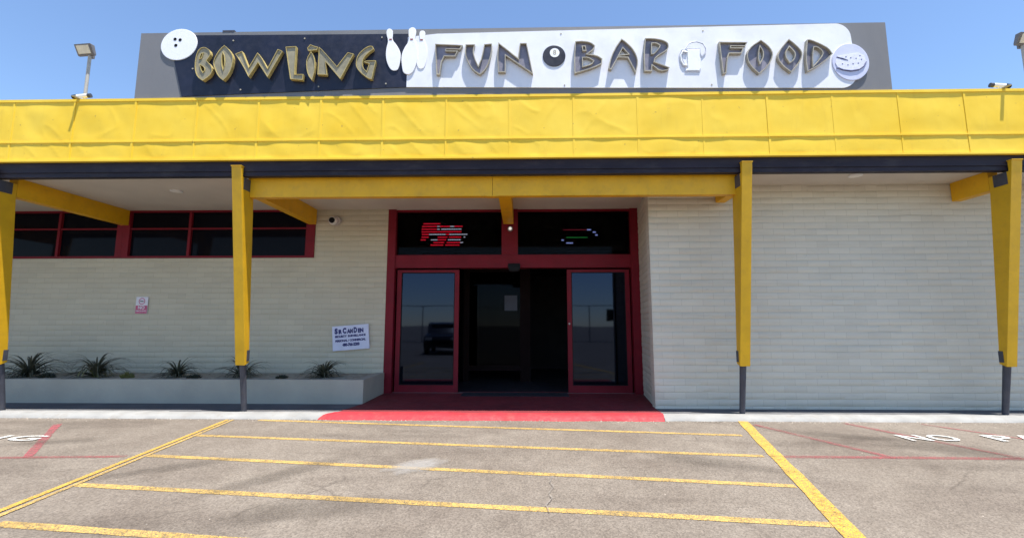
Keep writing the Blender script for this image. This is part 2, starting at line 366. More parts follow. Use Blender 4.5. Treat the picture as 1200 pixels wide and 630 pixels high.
def block_wall(p0, p1, z0, z1, depth=0.2, course=0.122, amp=0.0072, bm=None):
    """a wall face of slumped block courses with rounded, slightly wavy beds, closed by a box behind"""
    bm = bm or bmesh.new()
    p0 = Vector(p0); p1 = Vector(p1); L = (p1 - p0).length; d = (p1 - p0).normalized(); nrm = Vector((d.y, -d.x))
    nx = max(2, int(L / 0.05)); zs = []
    k = math.floor(z0 / course) - 1
    while k * course < z1:
        for t in (0.0, 0.07, 0.12, 0.5, 0.90, 0.95):
            z = (k + t) * course
            if z0 < z < z1: zs.append((z, t, k))
        k += 1
    zs = [(z0, None, 0)] + zs + [(z1, None, 0)]
    grid = []
    prof = {0.0: -1.0, 0.07: -0.9, 0.12: 0.15, 0.5: 0.4, 0.90: 0.2, 0.95: -0.7}
    for z, t, k in zs:
        row = []
        for i in range(nx + 1):
            u = L * i / nx
            if t is None or i in (0, nx): h = -0.002
            else:
                bl = math.floor((u + (k % 2) * 0.2) / 0.4)
                hb = (vnoise(bl * 3.7, k * 1.9, 3) - 0.5) * amp * 0.8
                dep = 0.3 + max(0.0, 1.8 * vnoise(u * 1.4, k * 5.3, 1) - 0.55)
                h = prof[t] * amp * (dep if prof[t] < 0 else 0.5) + hb + (vnoise(u * 6, z * 14, 5) - 0.5) * amp * 0.6
                e = ((u + (k % 2) * 0.2) / 0.4) % 1.0
                if min(e, 1 - e) < 0.085: h -= amp * 1.0 * vnoise(bl * 2.3, k * 4.1, 7)
            q = p0 + d * u + nrm * h
            zz = z if t is None else z + (vnoise(u * 1.1, k * 3.1, 9) - 0.5) * 0.006
            zz = min(max(zz, z0), z1)
            row.append(bm.verts.new((q.x, q.y, zz)))
        grid.append(row)
    fs = []
    for a, b in zip(grid, grid[1:]):
        for i in range(nx): fs.append(bm.faces.new((a[i], a[i + 1], b[i + 1], b[i])))
    a = p0 - nrm * 0.012; b = p1 - nrm * 0.012; c = p1 - nrm * depth; e = p0 - nrm * depth
    prism(bm, [(a.x, a.y), (b.x, b.y), (c.x, c.y), (e.x, e.y)], 'z', z0 + 0.003, z1 - 0.003)
    # close the thin slit between the face and the box
    return bm

# ================================================================== ground
KY = 7.87                                   # front of the kerb
def sheet(pts, z=0.0):
    bm = bmesh.new(); bm.faces.new([bm.verts.new((x, y, z)) for x, y in pts])
    bmesh.ops.recalc_face_normals(bm, faces=bm.faces[:])
    if bm.faces[:][0].normal.z < 0: bmesh.ops.reverse_faces(bm, faces=bm.faces[:])
    return bm
tag(obj('ground', sheet([(-400, -400), (400, -400), (400, 400), (-400, 400)]), 'asphalt'), kind='structure')
# raised walk along the building with a softened kerb edge
bm = prism(bmesh.new(), [(KY, -0.05), (KY + 0.02, 0.02), (KY + 0.075, 0.055), (KY + 0.14, 0.07), (10.6, 0.07), (10.6, -0.05)], 'x', -16, 15)
tag(obj('sidewalk', bm, 'walk_shaded'), kind='structure')
# white paint on the kerb, its ragged back edge drawn as the canopy's shadow line
for xa, xb in ((-16, -3.30), (2.385, 15)):
    bm = bmesh.new(); prev = None; n = int((xb - xa) / 0.05)
    for i in range(n + 1):
        x = xa + (xb - xa) * i / n; yb = 8.14 + (0.05 if x < -6.3 else 0.0) + 0.05 * (vnoise(x * 1.1, 3, 2) - 0.5) + 0.03 * (vnoise(x * 9, 1, 5) - 0.5)
        row = [bm.verts.new((x, y, z)) for y, z in ((KY - 0.02 + 0.02 * vnoise(x * 7, 2, 3), 0.001), (KY + 0.012, 0.030), (KY + 0.065, 0.062), (KY + 0.13, 0.0735), (yb, 0.0735))]
        if prev:
            for k in range(4): bm.faces.new((prev[k], row[k], row[k + 1], prev[k + 1]))
        prev = row
    tag(obj('kerb', bm, 'kerb_paint', smooth=60), kind='structure')
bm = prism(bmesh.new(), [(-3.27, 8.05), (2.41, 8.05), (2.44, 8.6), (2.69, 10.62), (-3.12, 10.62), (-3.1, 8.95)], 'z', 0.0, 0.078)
tag(obj('entrance_floor', bm, 'red_floor_shaded'), kind='structure')
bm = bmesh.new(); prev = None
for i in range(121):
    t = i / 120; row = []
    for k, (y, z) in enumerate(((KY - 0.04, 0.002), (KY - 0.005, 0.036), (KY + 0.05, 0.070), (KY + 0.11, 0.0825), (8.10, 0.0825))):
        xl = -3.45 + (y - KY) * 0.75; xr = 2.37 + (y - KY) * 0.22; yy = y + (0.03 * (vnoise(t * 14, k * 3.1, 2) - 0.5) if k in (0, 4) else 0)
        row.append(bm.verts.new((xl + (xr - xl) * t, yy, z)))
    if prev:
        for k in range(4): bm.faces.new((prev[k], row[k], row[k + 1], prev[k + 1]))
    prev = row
tag(obj('entrance_kerb', bm, 'red_kerb_sunlit', smooth=60), kind='structure')

def strip(p0, p1, w, z, w1=None):
    """painted stripe, its edges slightly uneven"""
    p0, p1 = Vector(p0), Vector(p1); d = p1 - p0; L = d.length; d.normalize(); s = Vector((-d.y, d.x))
    n = max(4, int(L / 0.12)); bm = bmesh.new(); w1 = w1 or w; prev = None
    for i in range(n + 1):
        t = i / n; q = p0 + d * (L * t) + s * ((vnoise(t * L * 0.7, p0.x, 2) - 0.5) * 0.016); ww = (w + (w1 - w) * t) / 2 * (0.9 + 0.2 * vnoise(t * L * 5, p0.y, 4))
        a = bm.verts.new((q.x + s.x * ww, q.y + s.y * ww, z)); b = bm.verts.new((q.x - s.x * ww, q.y - s.y * ww, z))
        if prev: bm.faces.new((prev[1], b, a, prev[0]))
        prev = (a, b)
    return bm
def line(name, p0, p1, w, m, z=0.004, w1=None): return tag(obj(name, strip(p0, p1, w, z, w1), m), kind='structure')
line('parking_line', (-4.45, 7.79), (3.19, 6.90), 0.10, 'line_yellow')
line('parking_line', (-4.74, 6.72), (2.95, 5.85), 0.10, 'line_yellow')
line('parking_line', (-4.60, 5.70), (2.72, 4.81), 0.10, 'line_yellow')
line('parking_line', (-4.48, 4.68), (2.50, 3.92), 0.10, 'line_yellow')
line('parking_line', (-4.26, 3.79), (2.25, 3.05), 0.10, 'line_yellow')
line('parking_line', (3.66, 7.86), (2.05, 2.0), 0.155, 'line_yellow_bold', 0.008)
line('parking_line', (-4.99, 7.80), (-4.20, 1.5), 0.065, 'line_yellow_bold', 0.008)
line('parking_line', (-4.90, 7.80), (-4.09, 1.5), 0.05, 'line_yellow', 0.008)
line('fire_lane_line', (3.72, 7.62), (4.49, 5.79), 0.10, 'line_red', 0.006)
line('fire_lane_line', (3.15, 5.83), (7.6, 5.80), 0.10, 'line_red', 0.004)
line('fire_lane_line', (5.25, 7.75), (6.0, 5.82), 0.10, 'line_red', 0.006)
line('fire_lane_line', (6.45, 7.72), (7.35, 6.3), 0.07, 'line_red', 0.006)
line('fire_lane_line', (-7.52, 7.40), (-6.02, 5.60), 0.10, 'line_red_bold', 0.006)
line('fire_lane_line', (-7.6, 5.50), (-4.85, 5.66), 0.08, 'line_red', 0.004)
def ground_text(body, x, y, w, h):
    bm = text(body, 1.0, 0.018, width=w, spacing=1.12)
    ys = [v.co.y for v in bm.verts]; k = h / (max(ys) - min(ys)); c = (max(ys) + min(ys)) / 2
    for v in bm.verts: v.co = Vector((v.co.x + x, (v.co.y - c) * k + y, 0.012))
    return tag(obj('pavement_lettering', bm, 'line_white'), kind='structure')
ground_text('NO', 5.76, 6.785, 0.74, 0.35)
ground_text('PARKING', 8.12, 6.785, 3.02, 0.35)
ground_text('NO', -10.75, 6.46, 0.74, 0.30)
ground_text('PARKING', -8.32, 6.485, 3.05, 0.29)
def blot(cx, cy, rx, ry, rot, z, m, name):
    bm = bmesh.new(); rings = [[bm.verts.new((cx, cy, z))]]; n = 36; fades = [1.0]
    for f, fd in ((0.35, 0.9), (0.65, 0.55), (1.0, 0.0)):
        ring = []
        for k in range(n):
            t = 2 * math.pi * k / n; g = f * (0.75 + 0.5 * vnoise(math.cos(t) * 2 + cx, math.sin(t) * 2 + cy, 8))
            a, b = rx * g * math.cos(t), ry * g * math.sin(t)
            ring.append(bm.verts.new((cx + a * math.cos(rot) - b * math.sin(rot), cy + a * math.sin(rot) + b * math.cos(rot), z))); fades.append(fd)
        p = rings[-1]
        for k in range(n):
            if len(p) == 1: bm.faces.new((p[0], ring[k], ring[(k + 1) % n]))
            else: bm.faces.new((p[k], ring[k], ring[(k + 1) % n], p[(k + 1) % n]))
        rings.append(ring)
    o = obj(name, bm, m); at = o.data.attributes.new('wear', 'FLOAT', 'POINT')
    for d, v in zip(at.data, fades): d.value = v
    return tag(o, kind='structure')
def stain(name, base, lo, hi, cover, scale):
    m, n, l, p = nt(name); v = coords(n, l)
    l.new(mix(n, l, noise(n, l, v, 30, 5, 0.7), tuple(x * 0.75 for x in base), base), p.inputs['Base Color']); p.inputs['Roughness'].default_value = 0.9
    at = n.new('ShaderNodeAttribute'); at.attribute_name = 'wear'
    k = n.new('ShaderNodeMath'); k.operation = 'ADD'; l.new(at.outputs['Fac'], k.inputs[0]); l.new(noise(n, l, v, scale, 8, 0.7), k.inputs[1])
    h = n.new('ShaderNodeMath'); h.operation = 'MULTIPLY'; h.inputs[1].default_value = 0.7; l.new(k.outputs[0], h.inputs[0])
    l.new(ramp(n, l, h.outputs[0], [(lo * 0.7, 0.0), (hi * 0.9, cover)]), p.inputs['Alpha']); return m
M['spill'] = stain('spill', (0.36, 0.345, 0.33), 0.80, 1.45, 0.55, 7.0)
M['tyre_mark'] = stain('tyre_mark', (0.070, 0.056, 0.045), 0.80, 1.6, 0.24, 8.0)
blot(-1.2, 5.35, 0.5, 0.27, R(40), 0.014, 'spill', 'dried_spill')
blot(5.6, 6.1, 1.1, 0.5, R(-35), 0.016, 'tyre_mark', 'oil_stain')
blot(-1.9, 4.1, 1.2, 0.35, R(20), 0.017, 'tyre_mark', 'oil_stain')
blot(-2.6, 5.0, 1.3, 0.22, R(55), 0.018, 'tyre_mark', 'oil_stain')
blot(-4.0, 5.2, 1.0, 0.2, R(35), 0.019, 'tyre_mark', 'oil_stain')
blot(2.2, 5.6, 1.0, 0.3, R(-25), 0.021, 'tyre_mark', 'oil_stain')
blot(4.6, 6.9, 1.2, 0.25, R(-20), 0.022, 'tyre_mark', 'oil_stain')
blot(-6.4, 6.3, 0.9, 0.2, R(15), 0.023, 'tyre_mark', 'oil_stain')
cp = [(0.31, 5.02), (0.27, 4.83), (0.30, 4.70), (0.24, 4.52), (0.265, 4.40), (0.20, 4.24), (0.22, 4.08)]
bm = bmesh.new()
for a, b in zip(cp, cp[1:]): join(bm, strip(a, b, 0.014, 0.020))
tag(obj('crack_seal', bm, 'crack_fill'), kind='structure')
# grit swept up along the kerb and loose over the lot
def chip(bm, x, y, r):
    vs = [bm.verts.new((x + r * math.cos(a) * random.uniform(.6, 1.2), y + r * math.sin(a) * random.uniform(.6, 1.2), 0.001)) for a in (0, 1.4, 2.8, 4.3)]
    t = bm.verts.new((x + random.uniform(-.3, .3) * r, y + random.uniform(-.3, .3) * r, r * random.uniform(.5, 1.0)))
    for i in range(4): bm.faces.new((vs[i], vs[(i + 1) % 4], t))
bm = bmesh.new()
for i in range(1500):
    x = random.uniform(-9, 9)
    if random.random() > 0.25 + 0.75 * vnoise(x * 1.7, 3, 1): continue
    chip(bm, x, KY - abs(random.gauss(0, 0.07)) - 0.012, random.uniform(0.004, 0.016))
for i in range(260): chip(bm, random.uniform(-8, 8), random.uniform(3.4, 7.8), random.uniform(0.004, 0.010))
tag(obj('grit', bm, 'grit'), kind='stuff')

# ================================================================== the building
BL = (0, 8.6, 0)
bld = thing('bowling_alley', 'low white block building with a yellow fascia on yellow fin posts and red window frames', 'building', BL)
CZ = 4.28                                    # soffit height
# walls
obj('wall', block_wall((2.44, 8.6), (15, 8.6), 0.07, CZ), 'wall', bld, smooth=50)
obj('wall', block_wall((2.69, 10.45), (2.445, 8.603), 0.07, CZ, 0.02, amp=0.008), 'wall', bld, smooth=50)
bm = block_wall((-15, 10.3), (-3.13, 10.3), 0.07, 3.14, amp=0.0058)
block_wall((-4.84, 10.3), (-3.13, 10.3), 3.1425, CZ, amp=0.0058, bm=bm)
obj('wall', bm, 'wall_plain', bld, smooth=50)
obj('side_wall', B((-15.3, -15.002, 7.9, 26, 0, 5.4)), 'wall_plain', bld)
obj('side_wall', B((15.002, 15.3, 7.9, 26, 0, 5.4)), 'wall_plain', bld)
obj('rear_wall', B((-15.3, 15.3, 26.002, 26.3, 0, 5.4)), 'wall_plain', bld)
obj('soffit', B((-15, 15, 7.62, 10.6, CZ, CZ + 0.05)), 'soffit', bld)
for x, y in ((-6.98, 8.72), (6.03, 8.05)):
    bm = bmesh.new(); prism(bm, [(x + 0.11 * math.cos(t), y + 0.11 * math.sin(t)) for t in [2 * math.pi * k / 20 for k in range(20)]], 'z', CZ - 0.018, CZ - 0.002)
    dl = obj('downlight', bm, 'cam_white', bld)
    bm = bmesh.new(); prism(bm, [(x + 0.08 * math.cos(t), y + 0.08 * math.sin(t)) for t in [2 * math.pi * k / 20 for k in range(20)]], 'z', CZ - 0.022, CZ - 0.0185)
    obj('diffuser', bm, 'lamp_dim', dl)
obj('roof', B((-15.3, 15.3, 7.62, 26.3, 5.402, 5.55)), 'grey_panel', bld)

# fascia: sheet panels stretched between battens, buckled a little
FY, FZ0, FZ1, FS = 7.5, 4.462, 5.56, 4.80
step = 1.1115; seams = [-9.103 + step * k for k in range(-6, 23)]
def fascia():
    bm = bmesh.new(); x0, x1 = -15.3, 15.3; nx = 1020; nz = 44; grid = []
    for j in range(nz + 1):
        z = FZ0 + (FZ1 - FZ0) * j / nz; row = []
        for i in range(nx + 1):
            x = x0 + (x1 - x0) * i / nx
            u = (x - seams[0]) / step; k = math.floor(u); s = u - k
            lo = z < FS; t = (z - FZ0) / (FS - FZ0) if lo else (z - FS) / (FZ1 - FS)
            edge = min(1, 6 * s, 6 * (1 - s)) * min(1, 5 * t, 5 * (1 - t))
            hgt = FS - FZ0 if lo else FZ1 - FS
            pil = (1 - (2 * s - 1) ** 2) * (1 - (2 * t - 1) ** 2)
            r1 = vnoise(k * 5.1, 7.0 + lo * 3, 1); r2 = vnoise(k * 3.3, 2.0 + lo * 5, 2); r3 = vnoise(k * 2.3, 11 + lo, 6)
            dirn = 0.9 if x < 0.3 else (-0.7 if x < 3.0 else 0.1)
            ph = (x + dirn * z) * (9.0 if lo else 7.5) + r1 * 6 + 1.3 * vnoise(x * 1.5, z * 1.5, 3)
            amp = 0.0023 * (0.35 + r2) * (1.0 if x < 3.0 else 0.55)
            h = 0.006 * (r3 - 0.15) * pil + amp * math.sin(ph) * edge + 0.006 * (vnoise(x * 2.2, z * 2.6, 4) - 0.5) * edge * 0.8
            h += 0.004 * math.sin(z * 9 + r1 * 6) * edge * (0.3 if x < 3 else 0.8) * r2
            cr = 1 - abs(2 * vnoise((x + dirn * z) * 2.6 + k * 3.7, (z - dirn * x) * 0.9 + k, 8) - 1)
            h += 0.0042 * (cr ** 9) * edge * (1.0 if x < 3 else 0.5) + 0.0016 * (vnoise(x * 9, z * 9, 2) - 0.5) * edge
            row.append(bm.verts.new((x, FY - h, z)))
        grid.append(row)
    for a, b in zip(grid, grid[1:]):
        for i in range(nx): bm.faces.new((a[i], a[i + 1], b[i + 1], b[i]))
    box(bm, -15.3, 15.3, FY + 0.013, FY + 0.115, FZ0 + 0.004, FZ1 - 0.004)
    return bm
fa = obj('fascia', fascia(), 'fascia', bld, smooth=60)
def wavy_bar(x0, x1, y0, y1, z0, z1, n, amp):
    bm = bmesh.new(); rings = []
    for i in range(n + 1):
        x = x0 + (x1 - x0) * i / n; a = amp * (vnoise(x * 1.3, 5, 3) - 0.5)
        rings.append([bm.verts.new((x, y, z)) for y, z in ((y0 + a, z0 + a * .6), (y1, z0 + a * .6), (y1, z1), (y0 + a, z1))])
    for a, b in zip(rings, rings[1:]):
        for k in range(4): bm.faces.new((a[k], b[k], b[(k + 1) % 4], a[(k + 1) % 4]))
    bm.faces.new(rings[0]); bm.faces.new(rings[-1][::-1])
    bmesh.ops.recalc_face_normals(bm, faces=bm.faces[:]); return bm
obj('top_trim', wavy_bar(-15.3, 15.3, FY - 0.014, FY + 0.13, FZ1 - 0.008, FZ1 + 0.04, 300, 0.010), 'fascia', fa)
for k, x in enumerate(seams):
    w = 0.012 + 0.010 * vnoise(k * 1.7, 1, 2); d = 0.004 + 0.007 * vnoise(k * 2.9, 4, 2); tl = 0.012 * (vnoise(k * 3.1, 6, 1) - 0.5)
    bm = B((x - w, x + w, FY - d, FY + 0.012, FZ0 + 0.02, FZ1 - 0.0085))
    for v in bm.verts: v.co.x += tl * (v.co.z - FS)
    obj('batten', bm, 'fascia', fa)
obj('seam_strip', wavy_bar(-15.3, 15.3, FY - 0.0135, FY + 0.012, FS - 0.014, FS + 0.014, 300, 0.008), 'fascia', fa)
obj('bottom_trim', wavy_bar(-15.3, 15.3, FY - 0.022, FY + 0.05, FZ0 - 0.02, FZ0 + 0.016, 260, 0.006), 'fascia', fa)
obj('gutter', B((-15.3, 15.3, 7.555, 7.7, 4.265, FZ0 - 0.022), (-15.3, 15.3, 7.575, 7.69, 4.185, 4.264)), 'gutter', bld, bevel=0.004)

# posts: tapered fins on steel pipes
def post(xc, bracket=True):
    w = 0.0875; x0, x1 = xc - w, xc + w
    bm = prism(bmesh.new(), [(7.98, 0.89), (7.472, 4.33), (7.545, 4.33), (7.545, 4.163), (7.88, 4.163), (7.88, 3.9), (8.095, 0.93)], 'x', x0, x1)
    p = obj('post', bm, 'yellow_post', bld, bevel=0.006)
    obj('post_cap', B((x0 - 0.006, x1 + 0.006, 7.462, 7.552, 4.332, 4.345)), 'yellow_post', p)
    obj('bracket', B((x0 - 0.008, x1 + 0.008, 7.575, 7.80, 3.95, 4.16)), 'dark_steel', p, bevel=0.004)
    bm = B((x0 - 0.006, x1 + 0.006, 8.01, 8.088, 0.96, 1.15))
    obj('dark_notch', bm, 'dark_steel', p)  # dark plate put in for the shaded opening low on the fin
    bm = bmesh.new(); tube(bm, [(xc, 8.055, 0.94), (xc, 8.19, 0.075)], [0.055, 0.046], 18)
    ft = obj('foot', bm, 'dark_steel', p, smooth=True)
    return p
PX = (-13.7, -9.38, -4.96, 3.815, 8.275, 12.8)
for x in PX: post(x)
# beams from the posts to the wall and the beam over the entrance
def beam(x0, x1, y0, y1, z0, z1): return obj('beam', B((x0, x1, y0, y1, z0, z1)), 'yellow_beam', bld, bevel=0.006)
for x in (-13.7, -9.38, -4.9): beam(x - 0.088, x + 0.088, 7.885, 10.27, 3.925, CZ - 0.004)
for x in (3.815, 8.275, 12.8): beam(x - 0.085, x + 0.085, 7.885, 8.585, 3.925, CZ - 0.004)
beam(-4.86, -0.524, 7.75, 7.88, 3.85, 4.255)
beam(-0.518, 3.735, 7.75, 7.88, 3.85, 4.255)
beam(-0.43, -0.20, 7.885, 10.27, 3.91, CZ - 0.004)
obj('joint_plate', B((-0.62, -0.42, 7.745, 7.87, 3.842, 3.848)), 'yellow_beam', bld)

# window band on the left
def strip_window(x0, x1, thick_l, thick_r, bars):
    z0, z1 = 3.145, CZ - 0.002; y0, y1 = 10.275, 10.42
    bm = B((x0, x0 + thick_l, y0, y1, z0, z1), (x1 - thick_r, x1, y0, y1, z0, z1))
    box(bm, x0 + thick_l, x1 - thick_r, y0, y1, z0, z0 + 0.045); box(bm, x0 + thick_l, x1 - thick_r, y0, y1, z1 - 0.04, z1)
    w = obj('window', bm, 'red_frame', bld)
    xs = [x0 + thick_l] + bars + [x1 - thick_r]
    obj('glazing_bar', B((x0 + thick_l, x1 - thick_r, y0 + 0.02, y1 - 0.02, 3.825, 3.86)), 'red_frame', w)
    for b in bars: obj('mullion', B((b - 0.03, b + 0.03, y0 + 0.012, y1 - 0.012, z0 + 0.045, z1 - 0.04)), 'red_frame', w)
    for a, b in zip(xs, xs[1:]):
        for c, d in ((z0 + 0.045, 3.825), (3.86, z1 - 0.04)):
            obj('pane', B((a, b, y1 - 0.075, y1 - 0.06, c, d)), 'window_glass', w)
strip_window(-9.42, -4.84, 0.16, 0.21, [-7.83, -6.43])
strip_window(-14.0, -9.423, 0.2, 0.14, [-12.4, -10.98])

# entrance front
def jamb(*b): return obj('door_frame', B(*b), 'red_frame', bld, bevel=0.004)
jamb((-3.128, -2.945, 10.30, 10.55, 0.0785, CZ - 0.002))
jamb((2.495, 2.70, 10.30, 10.55, 0.0785, CZ - 0.002))
jamb((-2.943, 2.493, 10.33, 10.56, 2.90, 3.20))
jamb((-0.475, -0.10, 10.32, 10.54, 3.202, CZ - 0.004))
jamb((-2.943, -0.478, 10.36, 10.54, CZ - 0.05, CZ - 0.003))
jamb((-0.098, 2.493, 10.36, 10.54, CZ - 0.05, CZ - 0.003))
for a, b in ((-2.943, -0.478), (-0.098, 2.493)):
    obj('transom_pane', B((a, b, 10.41, 10.418, 3.202, CZ - 0.052)), 'transom_glass', bld)
obj('transom_box', B((-2.95, 2.5, 10.60, 10.62, 2.9, CZ), (-2.95, 2.5, 10.545, 10.6, 3.16, 3.2)), 'black', bld)
def leaf(x0, x1, lock=None):
    z0, z1, y0, y1 = 0.085, 2.86, 10.40, 10.46
    f = B((x0, x0 + 0.10, y0, y1, z0, z1), (x1 - 0.10, x1, y0, y1, z0, z1), (x0 + 0.101, x1 - 0.101, y0, y1, z0, z0 + 0.16), (x0 + 0.101, x1 - 0.101, y0, y1, z1 - 0.06, z1))
    d = obj('sliding_door', f, 'red_frame', bld, bevel=0.003)
    bm = B((x0 + 0.10, x0 + 0.118, y0 + .012, y1 - .012, z0 + 0.16, z1 - 0.06), (x1 - 0.118, x1 - 0.10, y0 + .012, y1 - .012, z0 + 0.16, z1 - 0.06), (x0 + 0.119, x1 - 0.119, y0 + .012, y1 - .012, z0 + 0.16, z0 + .178), (x0 + 0.119, x1 - 0.119, y0 + .012, y1 - .012, z1 - 0.078, z1 - 0.06))
    obj('gasket', bm, 'black', d)
    obj('glass', B((x0 + 0.119, x1 - 0.119, 10.426, 10.434, z0 + 0.179, z1 - 0.079)), 'door_glass', d)
    if lock:
        bm = bmesh.new(); tube(bm, [(lock, y0 + 0.001, 1.62), (lock, y0 - 0.02, 1.62)], 0.022, 14)
        obj('lock', bm, 'galv', d, smooth=True)
    return d
leaf(-2.90, -1.46)
leaf(1.03, 2.46, 1.07)
obj('door_track', B((-2.94, 2.49, 10.39, 10.47, 0.079, 0.084)), 'bronze', bld)
# dark vestibule seen through the open doors
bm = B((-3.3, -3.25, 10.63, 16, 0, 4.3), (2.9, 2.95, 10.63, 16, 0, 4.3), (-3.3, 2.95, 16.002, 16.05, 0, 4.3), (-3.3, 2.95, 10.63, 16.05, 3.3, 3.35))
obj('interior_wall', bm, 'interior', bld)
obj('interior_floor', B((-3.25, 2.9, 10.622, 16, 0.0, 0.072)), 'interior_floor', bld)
iw = obj('inner_door', B((-1.62, -1.46, 12.5, 12.58, 0.075, 3.25), (-0.06, 0.22, 12.5, 12.58, 0.075, 3.25), (-1.459, -0.061, 12.5, 12.58, 0.36, 0.50), (-1.459, -0.061, 12.5, 12.58, 3.05, 3.25)), 'brown_frame', bld)
obj('pane', B((-1.459, -0.061, 12.53, 12.54, 0.50, 3.05)), 'inner_glass', iw)

# ================================================================== roof sign
sg = thing('roof_sign', 'long grey roof sign with navy and white boards reading BOWLING FUN BAR FOOD', 'sign', (-0.27, 7.6, 5.5))
obj('backing_panel', B((-6.93, 6.385, 7.505, 7.66, 5.45, 6.862)), 'grey_panel', sg, bevel=0.005)
nv = obj('navy_board', prism(bmesh.new(), [(-6.40, 6.80), (-6.06, 5.63), (-2.035, 5.757), (-2.035, 6.765)], 'y', 7.489, 7.503), 'navy_board', sg)
obj('bracket_clip', B((-5.425, -5.205, 7.50, 7.60, 6.863, 6.895)), 'dark_steel', sg)
def arc(cx, cz, r, a0, a1, n=8): return [(cx + r * math.cos(R(a0 + (a1 - a0) * k / n)), cz + r * math.sin(R(a0 + (a1 - a0) * k / n))) for k in range(n + 1)]
wb = [(-2.033, 5.755)] + arc(5.52, 5.92, 0.275, -90, 0) + arc(5.50, 6.585, 0.255, 0, 90) + [(-2.033, 6.70), ]
wb = [(-2.033, 5.755), (1.3, 5.70)] + wb[1:-1] + [(-1.5, 6.755), (-2.033, 6.70)]
obj('white_board', prism(bmesh.new(), wb, 'y', 7.484, 7.503), 'white_board', sg)
for x, z in ((-5.2, 6.68), (-3.9, 6.7), (-2.5, 6.7), (-5.9, 6.15), (-5.0, 5.74), (-3.6, 5.78), (-2.4, 5.82), (0.7, 6.72), (3.2, 6.74), (0.75, 5.75), (3.3, 5.73)):
    obj('screw_head', tube(bmesh.new(), [(x, 7.492, z), (x, 7.479, z)], 0.014, 8), 'rim', sg)
